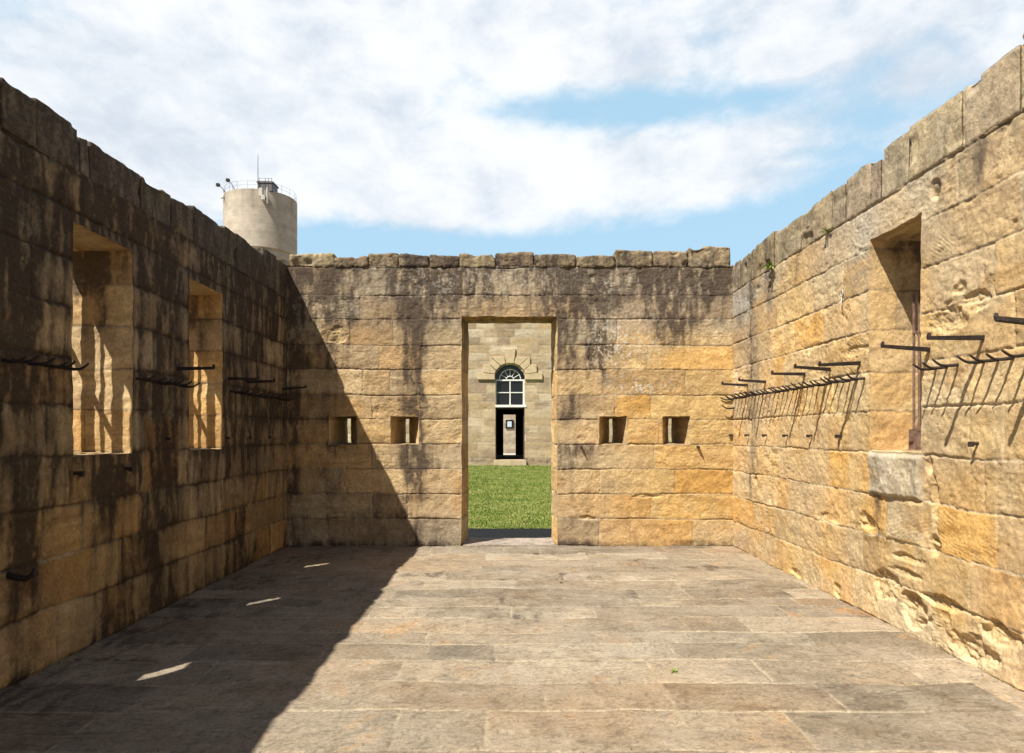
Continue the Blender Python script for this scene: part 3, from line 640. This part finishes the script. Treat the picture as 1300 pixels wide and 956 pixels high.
bm = bmesh.new(); tube(bm, [(-.03, 0, 0), (.035, 0, 0), (.055, 0, -.006)], [.011, .011, .013], 7); box(bm, .03, .06, -.012, .012, -.02, .012, .003)
me = bpy.data.meshes.new('iron_peg'); bmesh.ops.recalc_face_normals(bm, faces=bm.faces); bm.to_mesh(me); bm.free(); me.materials.append(M_IRON)
def peg(side, y, z, label, group, sc=1.0):
    o = bpy.data.objects.new('iron_peg', me); COL.objects.link(o)
    if side == 'B': o.location = (y, YB, z); o.rotation_euler = (0, 0, -math.pi / 2)
    else: o.location = (XL if side == 'L' else XR, y, z); o.rotation_euler = (0, 0, 0 if side == 'L' else math.pi)
    o.scale = (sc,) * 3; tag(o, label, 'peg', group)
for k, x in enumerate((931, 951, 973.6, 1000, 1031, 1068.4)): peg('R', iy(x), 1.575, 'small iron peg under the long sunlit hook row, ' + ORD[k] + ' from the back corner', 'small pegs on the sunlit wall')
peg('R', iy(1242), 1.53, 'small black iron peg on the sunlit wall nearer than the window', 'small pegs on the sunlit wall', 1.1)
for x, lab in ((210.5, 'small iron peg between the two shaded windows at sill height'), (286, 'small iron peg touching the right side of the farther shaded window'), (315, 'middle small iron peg between the farther shaded window and the corner'), (340, 'small iron peg on the shaded wall nearest the back corner')): peg('L', iyl(x), 1.55, lab, 'small pegs on the shaded wall', .8)
for x, lab in ((94, 'iron peg under the near end of the shaded window sill'), (158, 'iron peg under the far end of the shaded window sill')): peg('L', iyl(x), 1.31, lab, 'small pegs on the shaded wall', 1.2)
bm = bmesh.new()
tube(bm, [(0, .05, 0), (0, -.05, -.008), (0, -.11, -.012)], [.022, .020, .002], 6)
wm = bpy.data.meshes.new('iron_wedge'); bmesh.ops.recalc_face_normals(bm, faces=bm.faces); bm.to_mesh(wm); bm.free(); wm.materials.append(M_IRON)
for x, lab in ((738, 'black iron wedge in the end wall below the loophole nearer the doorway, right side'), (886, 'black iron wedge in the end wall right of the rightmost loophole')):
    o = bpy.data.objects.new('iron_wedge', wm); COL.objects.link(o); o.location = (ix(x), YB, 1.41); tag(o, lab, 'wedge', 'iron wedges in the end wall')
# eyelet high on the right wall, hook low on the left wall
bm = bmesh.new(); tube(bm, [(0, .022 * math.cos(a), .03 * math.sin(a)) for a in np.linspace(0, 2 * math.pi, 17)], .006, 6, False)
tube(bm, [(0, 0, -.03), (-.004, .004, -.09), (-.002, -.004, -.15)], .005, 6)
o = bobj('iron_eyelet', bm, M_BRASSY, smooth=True); o.location = (XR - .02, iy(1071.5), 2.925); tag(o, 'small pale metal eyelet high on the sunlit wall, left of the window', 'eyelet')
bm = bmesh.new(); tube(bm, [(-.05, 0, 0), (.06, 0, -.03), (.12, 0, -.035), (.16, 0, -.01), (.17, 0, .03)], [.022, .022, .02, .017, .012], 8)
o = bobj('iron_cleat', bm, M_IRON, smooth=True); o.location = (XL, 4.30, .72); tag(o, 'thick black iron hook low on the shaded wall at the left edge', 'hook')

# ------------------------------------------------------------------ FAR BUILDING
BY = 37.0; k_ = BY / F
bd = tag(empty('sandstone_building', (0, BY + 5, 0)), 'long two storey sandstone building across the lawn, seen through the doorway', 'building', None, 'thing')
AX0, AX1, ZS, ZT = (629 - VX) * k_, (666 - VX) * k_, 4.50, 9.4; AC = (AX0 + AX1) / 2; AR = (AX1 - AX0) / 2
FC = [-.18] + [round(.25 + .437 * i, 3) for i in range(22)]
FJJ = []
for i in range(len(FC) - 1):
    rr = random.Random(i + 40); x = -24 + rr.random(); j = []
    while x < 24: j.append(x); x += rr.choice((.7, .95, 1.2, 1.5))
    FJJ.append(j)
FP = np.array([(.54, .40, .24), (.58, .44, .27), (.47, .34, .21), (.62, .49, .32), (.42, .31, .21), (.55, .40, .22), (.66, .54, .38)])
acc = Acc()
ul = lines(-22, 22, lambda x: .05 if abs(x) < 4 else .4, (-4, 4, AX0, AX1)); vl = lines(-.18, ZT, .05, (ZS,))
U, V = np.meshgrid(ul, vl, indexing='ij')
h, c = masonry(U, V, FC, FJJ, 61, None, lambda u, v: np.full(u.shape, .08), lambda u, v: np.full(u.shape, .12) + .5 * gs(v, .1, .15), amp=.8, blockmix=1.0, palette=FP, mortar_light=.95, jw=2.2)
um = (ul[1:] + ul[:-1]) / 2; vm = (vl[1:] + vl[:-1]) / 2
keep = ~((np.abs(um - AC) < AR)[:, None] & (vm < ZS)[None, :]); keep &= ~((((um - AC)[:, None] ** 2 + (vm - ZS)[None, :] ** 2) < (AR + .02) ** 2) & (vm > ZS)[None, :])
acc.grid(np.stack([U, BY - h, V], -1), c, keep)
BD = 9.0
for (xa, xb, za, zb) in ((-22, -.72 + .3, -.18, ZT), (.40, 22, -.18, ZT), (-.42, .40, 2.85, ZT)):     # rear wall round a back doorway
    U, V = np.meshgrid(np.linspace(xa, xb, 5), np.linspace(za, zb, 5), indexing='ij'); acc.grid(np.stack([U, np.full(U.shape, BY + BD), V], -1), np.full(U.shape + (3,), .3))
for X in (-22, 22):
    U, V = np.meshgrid(np.linspace(BY, BY + BD, 60), np.linspace(-.18, ZT, 90), indexing='ij')
    h, c = masonry(U, V, FC, FJJ, 62, None, lambda u, v: np.full(u.shape, .35), nostain, amp=.3, palette=FP); acc.grid(np.stack([np.full(U.shape, X), U, V], -1), c)
par(acc.build('wall', M_FAR), bd)
# opening reveal, interior passage
bm = bmesh.new(); ty = .55
def quad(bm, *p): bm.faces.new([bm.verts.new(q) for q in p])
quad(bm, (AX0, BY, 0), (AX0, BY + ty, 0), (AX0, BY + ty, ZS), (AX0, BY, ZS)); quad(bm, (AX1, BY, 0), (AX1, BY + ty, 0), (AX1, BY + ty, ZS), (AX1, BY, ZS))
for i in range(16):
    a0 = math.pi * i / 16; a1 = math.pi * (i + 1) / 16; p = [(AC + (AR + .03) * math.cos(q), ZS + (AR + .03) * math.sin(q)) for q in (a0, a1)]
    quad(bm, (p[0][0], BY, p[0][1]), (p[0][0], BY + ty, p[0][1]), (p[1][0], BY + ty, p[1][1]), (p[1][0], BY, p[1][1]))
par(bobj('opening_reveal', bm, flat('reveal_stone', (.34, .27, .19), .9, 0, 6, (.26, .2, .14))), bd)
bm = bmesh.new()
quad(bm, (-3, BY + ty + .01, .14), (3, BY + ty + .01, .14), (3, BY + BD, .14), (-3, BY + BD, .14))
quad(bm, (-3, BY + ty, .1), (-3, BY + BD, .1), (-3, BY + BD, 6), (-3, BY + ty, 6)); quad(bm, (3, BY + ty, .1), (3, BY + BD, .1), (3, BY + BD, 6), (3, BY + ty, 6)); quad(bm, (-3, BY + ty, 6), (3, BY + ty, 6), (3, BY + BD, 6), (-3, BY + BD, 6))
for xa, xb, za in ((-3, -.42, 0), (.40, 3, 0), (-.42, .40, 2.85)): quad(bm, (xa, BY + BD - .02, za), (xb, BY + BD - .02, za), (xb, BY + BD - .02, 6), (xa, BY + BD - .02, 6))
par(bobj('interior', bm, M_DARK), bd)
# gibbs style surround: keystone and stepped voussoirs, centre at crop (460,628)
def cp(x, y): return (AC + (x - 460) * .00625, ZS + (628 - y) * .00625)
right = [[(497, 487), (545, 510), (632, 445), (632, 430), (512, 430)], [(548, 512), (578, 545), (690, 497), (632, 497), (632, 450)], [(580, 549), (590, 575), (690, 563), (690, 500)], [(590, 579), (592, 628), (742, 628), (742, 568)]]
right = [[(497, 487), (540, 507), (626, 432), (512, 432)], [(544, 509), (580, 548), (634, 499), (634, 436), (628, 434)], [(582, 552), (592, 580), (692, 566), (692, 498), (640, 498)], [(592, 584), (590, 628), (742, 628), (742, 570), (692, 570)]]
M_VOUS = flat('dressed_stone', (.54, .43, .27), .9, 0, 5, (.44, .34, .21), .3)
polys = [[(430, 487), (495, 487), (510, 360), (413, 360)]] + right + [[(920 - x, y) for x, y in p] for p in right]
for p in polys:
    bm = bmesh.new(); prism(bm, [cp(*q) for q in p], BY - .10, BY + .05); bmesh.ops.bevel(bm, geom=[e for e in bm.edges], offset=.018, segments=1, affect='EDGES')
    par(bobj('voussoir', bm, M_VOUS), bd)
bm = bmesh.new(); box(bm, AX0 - .1, AX1 + .1, BY - .35, BY + .5, -.18, .16, .02); par(bobj('doorstep', bm, M_VOUS), bd)
# fanlight window over the doorway
wy = BY + .22; z0 = 3.07
bm = bmesh.new(); prism(bm, [(AX0, z0), (AX1, z0)] + [(AC + (AR + .02) * math.cos(a), ZS + (AR + .02) * math.sin(a)) for a in np.linspace(0, math.pi, 24)], wy + .05, wy + .09)
win = par(bobj('window', bm, M_GLASS), bd)
bm = bmesh.new(); w = .045
box(bm, AX0, AX1, wy - .02, wy + .04, ZS - .05, ZS + .03); box(bm, AX0, AX1, wy, wy + .04, 3.79, 3.84); box(bm, AC - .03, AC + .03, wy - .005, wy + .035, z0, ZS - .05)
box(bm, AX0 - .02, AX0 + .05, wy - .03, wy + .04, z0, ZS); box(bm, AX1 - .09, AX1 + .01, wy - .03, wy + .04, z0, ZS); box(bm, AX0 - .02, AX1 + .1, wy - .25, wy + .06, z0 - .06, z0 + .07)
def arc(r, rad): tube(bm, [(AC + r * math.cos(a), wy, ZS + r * math.sin(a)) for a in np.linspace(0, math.pi, 22)], rad, 5)
arc(.58, .026); arc(.20, .024)
for a in (30, 60, 90, 120, 150): tube(bm, [(AC + .20 * math.cos(R(a)), wy, ZS + .2 * math.sin(R(a))), (AC + .58 * math.cos(R(a)), wy, ZS + .58 * math.sin(R(a)))], .018, 5)
fr = bobj('frame', bm, M_WHITE); fr.parent = win; fr.matrix_parent_inverse = win.matrix_basis.inverted() @ bd.matrix_basis.inverted() @ bd.matrix_basis
fr.matrix_parent_inverse = (bd.matrix_basis @ win.matrix_parent_inverse @ win.matrix_basis).inverted()
bm = bmesh.new(); box(bm, AX0, AX1, wy, wy + .10, z0 - .16, z0 - .06); box(bm, AX0, AX0 + .07, wy, wy + .1, .16, z0 - .16); box(bm, AX1 - .07, AX1, wy, wy + .1, .16, z0 - .16)
par(bobj('door_frame', bm, flat('dark_timber', (.06, .045, .035), .7, 0, 6)), bd)
bm = bmesh.new()   # hipped slate roof
a = [bm.verts.new(p) for p in ((-22.5, BY - .45, ZT), (22.5, BY - .45, ZT), (22.5, BY + BD + .45, ZT), (-22.5, BY + BD + .45, ZT))]
r0 = bm.verts.new((-17.5, BY + BD / 2, ZT + .7)); r1 = bm.verts.new((17.5, BY + BD / 2, ZT + .7))
bm.faces.new(a); bm.faces.new((a[0], a[1], r1, r0)); bm.faces.new((a[2], a[3], r0, r1)); bm.faces.new((a[1], a[2], r1)); bm.faces.new((a[3], a[0], r0))
par(bobj('roof', bm, M_SLATE), bd)
# further wall seen right through the building's passage
hb = tag(empty('courtyard_wall', (0, BY + 22, 0)), 'pale sunlit wall seen through the open passage of the far building', 'wall', None, 'thing')
acc = Acc(); U, V = np.meshgrid(np.linspace(-6, 6, 160), np.linspace(-.18, 4.2, 60), indexing='ij')
h, c = masonry(U, V, FC, FJJ, 63, None, lambda u, v: np.full(u.shape, .6), nostain, amp=.3, palette=FP); acc.grid(np.stack([U, BY + 22 - h, V], -1), c)
par(acc.build('masonry', M_FAR), hb)
bm = bmesh.new(); box(bm, -6, 6, BY + 22.04, BY + 22.6, -.18, 4.2); par(bobj('wall_core', bm, M_VOUS), hb)
zq = lambda y: EYE + (VY - y) * (BY + 22) / F
bm = bmesh.new(); box(bm, (642 - VX) * .068, (652 - VX) * .068, BY + 21.9, BY + 21.98, zq(544), zq(533)); wn = par(bobj('window', bm, M_GLASS), hb)
bm = bmesh.new(); box(bm, (644 - VX) * .068, (649.5 - VX) * .068, BY + 21.86, BY + 21.895, zq(542), zq(535)); par(bobj('window_blind', bm, flat('pale_blue_blind', (.45, .52, .58), .8)), hb)

# ------------------------------------------------------------------ WATER TOWER
D = 92.0; q_ = D / F; TX = (331 - VX) * q_; TR = 44.3 * q_; TZ1 = EYE + (VY - 240) * (D - TR * .95) / F; TZ0 = EYE + (VY - 324) * q_
wt = tag(empty('water_tower', (TX, D, 0)), 'round pale concrete water tower rising beyond the shaded wall', 'water tower')
def ring(acc, r0, z0, r1, z1, n=96, m=2, seed=0, flatc=None):
    A, V = np.meshgrid(np.linspace(0, 2 * math.pi, n + 1), np.linspace(0, 1, m + 1), indexing='ij'); rr_ = r0 + (r1 - r0) * V; Z = z0 + (z1 - z0) * V
    Pp = np.stack([TX + rr_ * np.cos(A), D + rr_ * np.sin(A), Z], -1)
    x = np.cos(A) * 4.7; y = np.sin(A) * 4.7
    base = np.array((.56, .485, .385)); band = .06 * ((np.floor(Z / 1.02) % 2) - .5)
    st = .5 + .5 * vn3(x * .9, y * .9, Z * .05, 801) ; st2 = .5 + .5 * vn3(x * 3, y * 3, Z * .12, 802)
    topd = sst(TZ1 - 4.5, TZ1, Z) * sst(.45, .9, st * .6 + st2 * .4) * .62
    mot = .16 * vn3(x * 1.2, y * 1.2, Z * 1.6, 803) + .05 * vn3(x * 4, y * 4, Z * 5, 804)
    ln = -.10 * (np.abs((Z / 1.02) % 1 - .5) > .46)
    pale = sst(.35, .8, vn3(x * 1.5, y * 1.5, Z * .8, 805)) * .25
    cc = base * (1 + band + mot + ln)[..., None]; cc = cc * (1 - topd[..., None]) + np.array((.12, .10, .08)) * topd[..., None]
    cc = cc * (1 - pale[..., None]) + np.array((.56, .52, .43)) * pale[..., None]
    acc.grid(Pp, cc)
M_CONC = stone_mat('tower_concrete', .12, .25, .5)
a_ = Acc(); ring(a_, TR, TZ0, TR, TZ1, 128, 110); ring(a_, TR, TZ1, TR - .25, TZ1 + .02); ring(a_, TR - .25, TZ1 + .02, .01, TZ1 + .35); ring(a_, TR, TZ0, TR * .9, TZ0 - .12); ring(a_, TR * .9, TZ0 - .12, .01, TZ0 - .12)
par(a_.build('tank', M_CONC), wt)
a_ = Acc(); ring(a_, TR * .93, TZ0 - 1.1, TR * .93, TZ0 - .12, 96, 8); ring(a_, TR * .93, TZ0 - 1.1, .01, TZ0 - 1.1); par(a_.build('ring_beam', M_CONC), wt)
for i in range(8):
    bm = bmesh.new(); a0 = 2 * math.pi * (i + .5) / 8; tube(bm, [(TX + TR * .84 * math.cos(a0), D + TR * .84 * math.sin(a0), -.2), (TX + TR * .84 * math.cos(a0), D + TR * .84 * math.sin(a0), TZ0 - 1.1)], .42, 12)
    par(bobj('support_column', bm, flat('column_concrete', (.34, .31, .26), .9, 0, 2) if i == 0 else bpy.data.materials['column_concrete']), wt)
bm = bmesh.new(); n = 40
for hh in (.55, 1.05): tube(bm, [(TX + (TR - .12) * math.cos(2 * math.pi * i / n), D + (TR - .12) * math.sin(2 * math.pi * i / n), TZ1 + hh) for i in range(n + 1)], .014, 5, False)
for i in range(20): a0 = 2 * math.pi * i / 20; tube(bm, [(TX + (TR - .12) * math.cos(a0), D + (TR - .12) * math.sin(a0), TZ1), (TX + (TR - .12) * math.cos(a0), D + (TR - .12) * math.sin(a0), TZ1 + 1.05)], .016, 5)
par(bobj('railing', bm, M_METAL), wt)
def tp(x, y, dy=0): return ((x - VX) * (D + dy) / F, D + dy, EYE + (VY - y) * (D + dy) / F)
fy = -TR * .9
bm = bmesh.new(); tube(bm, [tp(327.5, 246, -4.2), tp(327.5, 225, -4.2), tp(327.5, 196, -4.2)], [.06, .05, .03], 6); par(bobj('mast', bm, M_METAL), wt)
bm = bmesh.new(); p0 = tp(327, 244, -4); p1 = tp(346, 231, -4); box(bm, p0[0], p1[0], D - 4, D - 2, TZ1 - .1, p1[2], .05); box(bm, p0[0] - .1, p1[0] + .1, D - 4.1, D - 1.9, p1[2] - .12, p1[2] + .06)
par(bobj('hatch', bm, M_METAL), wt)
bm = bmesh.new()
for x in (329, 337, 341, 345): tube(bm, [tp(x, 240, -4), tp(x, 226, -4)], .03, 5)
for yy in (226, 229.5): tube(bm, [tp(329, yy, -4), tp(345, yy + .5, -4)], .03, 5)
par(bobj('ladder_cage', bm, M_METAL), wt)
bm = bmesh.new(); p = tp(333, 249, -TR - .1)
for dx, dz, r in ((-.35, .5, .32), (.15, .2, .35), (-.2, -.3, .25), (.3, -.4, .2)): bmesh.ops.create_icosphere(bm, subdivisions=2, radius=r, matrix=__import__('mathutils').Matrix.Translation((p[0] + dx, p[1] + .1, p[2] + dz)))
box(bm, p[0] - .3, p[0] + .15, p[1] - .25, p[1] + .3, p[2] - .2, p[2] + .9, .03); box(bm, p[0] + .5, p[0] + .6, p[1] - .1, p[1] + .3, p[2] - .9, p[2] + .9)
bm.free(); bm = bmesh.new()
box(bm, p[0] - .38, p[0] + .10, p[1] - .25, p[1] + .3, p[2] - .1, p[2] + 1.0, .04); box(bm, p[0] - .1, p[0] + .45, p[1] - .3, p[1] + .3, p[2] - .55, p[2] + .1, .04); box(bm, p[0] + .55, p[0] + .68, p[1] - .1, p[1] + .3, p[2] - .9, p[2] + 1.1)
par(bobj('equipment_box', bm, M_BRASSY), wt)
for (x, y_, bx, by_) in ((277, 234, 288, 247), (289.5, 228, 299, 242)):
    bm = bmesh.new(); tube(bm, [tp(bx, by_, -3), tp((x + bx) / 2, (y_ + by_) / 2 - 1, -3), tp(x, y_, -3)], .05, 6)
    tube(bm, [tp(bx - 3, by_ + 1, -3), tp((x + bx) / 2 + 1, (y_ + by_) / 2, -3)], .03, 5)
    arm = par(bobj('floodlight_arm', bm, M_METAL), wt); q0 = tp(x, y_, -3)
    bm = bmesh.new(); box(bm, q0[0] - .25, q0[0] + .2, q0[1] - .2, q0[1] + .2, q0[2] - .28, q0[2] + .12, .05)
    fl_ = bobj('floodlight', bm, M_IRON); fl_.parent = arm; fl_.matrix_parent_inverse = (wt.matrix_basis @ arm.matrix_parent_inverse @ arm.matrix_basis).inverted()
bm = bmesh.new(); q0 = tp(282.5, 250, -3); box(bm, q0[0] - .25, q0[0] + .25, q0[1] - .2, q0[1] + .2, q0[2] - .2, q0[2] + .3, .08); par(bobj('antenna', bm, M_WHITE), wt)

# ------------------------------------------------------------------ lawn blades, weeds
M_BLADE = flat('grass_blades', (.15, .20, .035), .8, 0, 1.3, (.27, .29, .08))
M_LEAF = flat('weed_leaves', (.15, .24, .04), .7, 0, 30, (.26, .32, .07))
rg = np.random.default_rng(3); n = 150000
t_ = rg.random(n); yy = 12.48 - .14 * rg.random(n) ** 3 + (BY - 12.6) * t_ ** 1.25; xx = (rg.random(n) * 2 - 1) * (1.2 + yy * .11)
e_ = .5 * sst(.0, .6, vn2(xx * 1.1, yy * 1.1, 9)); hg = (.014 + .02 * rg.random(n) + .014 * e_) * (1 + .8 * (yy > 35.8)); sz = .006 + yy * .00045
an = rg.random(n) * 6.283; dx = np.cos(an) * sz; dy = np.sin(an) * sz; lx = (rg.random(n) - .5) * hg * 1.2; ly = (rg.random(n) - .5) * hg * 1.2
z0 = np.full(n, -.17)
V4 = np.stack([np.stack([xx - dx, yy - dy, z0], -1), np.stack([xx + dx, yy + dy, z0], -1), np.stack([xx + dx * .25 + lx, yy + dy * .25 + ly, z0 + hg], -1), np.stack([xx - dx * .25 + lx, yy - dy * .25 + ly, z0 + hg], -1)], 1)
ga_ = Acc(); ga_.v.append(V4.reshape(-1, 3)); ga_.c.append(np.full((n * 4, 3), .3)); ga_.q.append(np.arange(n * 4).reshape(-1, 4))
tag(ga_.build('grass', M_BLADE, smooth=False), 'short mown green lawn between the roofless room and the far building', 'grass', kind='stuff')
# loose crumbs of stone and grit swept against the walls and into the joints
rr = random.Random(91); bm = bmesh.new()
for i in range(900):
    m = rr.random()
    if m < .30: x, y = XR - abs(rr.gauss(0, .10)) - .02, rr.uniform(3, YB)
    elif m < .50: x, y = XL + abs(rr.gauss(0, .10)) + .02, rr.uniform(3, YB)
    elif m < .65: x, y = rr.uniform(XL, XR), YB - abs(rr.gauss(0, .08)) - .02
    else:
        y = rr.choice([q for q in rows if 2.8 < q < YB]) + rr.gauss(0, .03) if rr.random() < .6 else rr.uniform(2.8, YB); x = rr.uniform(XL, XR)
    if abs(x) < .6 and y > YB - .2: continue
    a = rr.uniform(.003, .009) * (1.6 if m < .5 and rr.random() < .15 else 1); t0 = rr.random() * 6.28
    vs = [bm.verts.new((x + a * math.cos(t0 + k * 1.257) * rr.uniform(.6, 1.2), y + a * math.sin(t0 + k * 1.257) * rr.uniform(.6, 1.2), .002)) for k in range(5)]
    top = bm.verts.new((x, y, .004 + a * rr.uniform(.5, 1.0)))
    for k in range(5): bm.faces.new((vs[k], vs[(k + 1) % 5], top))
tag(bobj('grit', bm, flat('stone_grit', (.30, .23, .15), .95, 0, 40, (.14, .11, .08))), 'loose stone crumbs and grit scattered along the wall bases and paving joints', 'grit', kind='stuff')
def tuft(name, loc, n, size, nrm, label, droop=.5, seed=0):
    bm = bmesh.new(); rr = random.Random(seed); nv = Vector(nrm)
    for i in range(n):
        d = (nv * rr.uniform(.3, 1) + Vector((rr.uniform(-1, 1), rr.uniform(-1, 1), rr.uniform(-.2, 1)))).normalized(); s_ = size * rr.uniform(.45, 1)
        side = d.cross(Vector((0, 0, 1))).normalized() * s_ * rr.uniform(.07, .13); pts = [Vector((0, 0, 0)) + d * s_ * t0 - Vector((0, 0, droop * s_ * t0 * t0)) for t0 in (0, .35, .7, 1)]
        ws = (.4, 1, .8, .05); vs = [(bm.verts.new(p - side * w0), bm.verts.new(p + side * w0)) for p, w0 in zip(pts, ws)]
        for a0, a1 in zip(vs, vs[1:]): bm.faces.new((a0[0], a0[1], a1[1], a1[0]))
    o = bobj(name, bm, M_LEAF); o.location = loc; return tag(o, label, 'plant')
tuft('wall_fern', (XR - .02, iy(981.6), 3.60), 50, .15, (-1, 0, .3), 'small green fern growing from the joint high on the sunlit wall', .5, 1)
tuft('small_weed', (XR - .02, iy(1053), 3.60), 22, .10, (-1, 0, .3), 'tiny green weed in the coping joint of the sunlit wall nearer the window', .3, 2)
tuft('floor_weed', ((857 - VX) * 4.55 / F, 4.57, 0), 26, .05, (0, 0, .4), 'low green weed growing between the flagstones in the foreground', .2, 3)
tuft('floor_weed', ((712 - VX) * 7.3 / F, 7.3, 0), 16, .045, (0, 0, .4), 'tiny yellow green weed between the flagstones before the doorway', .2, 4)
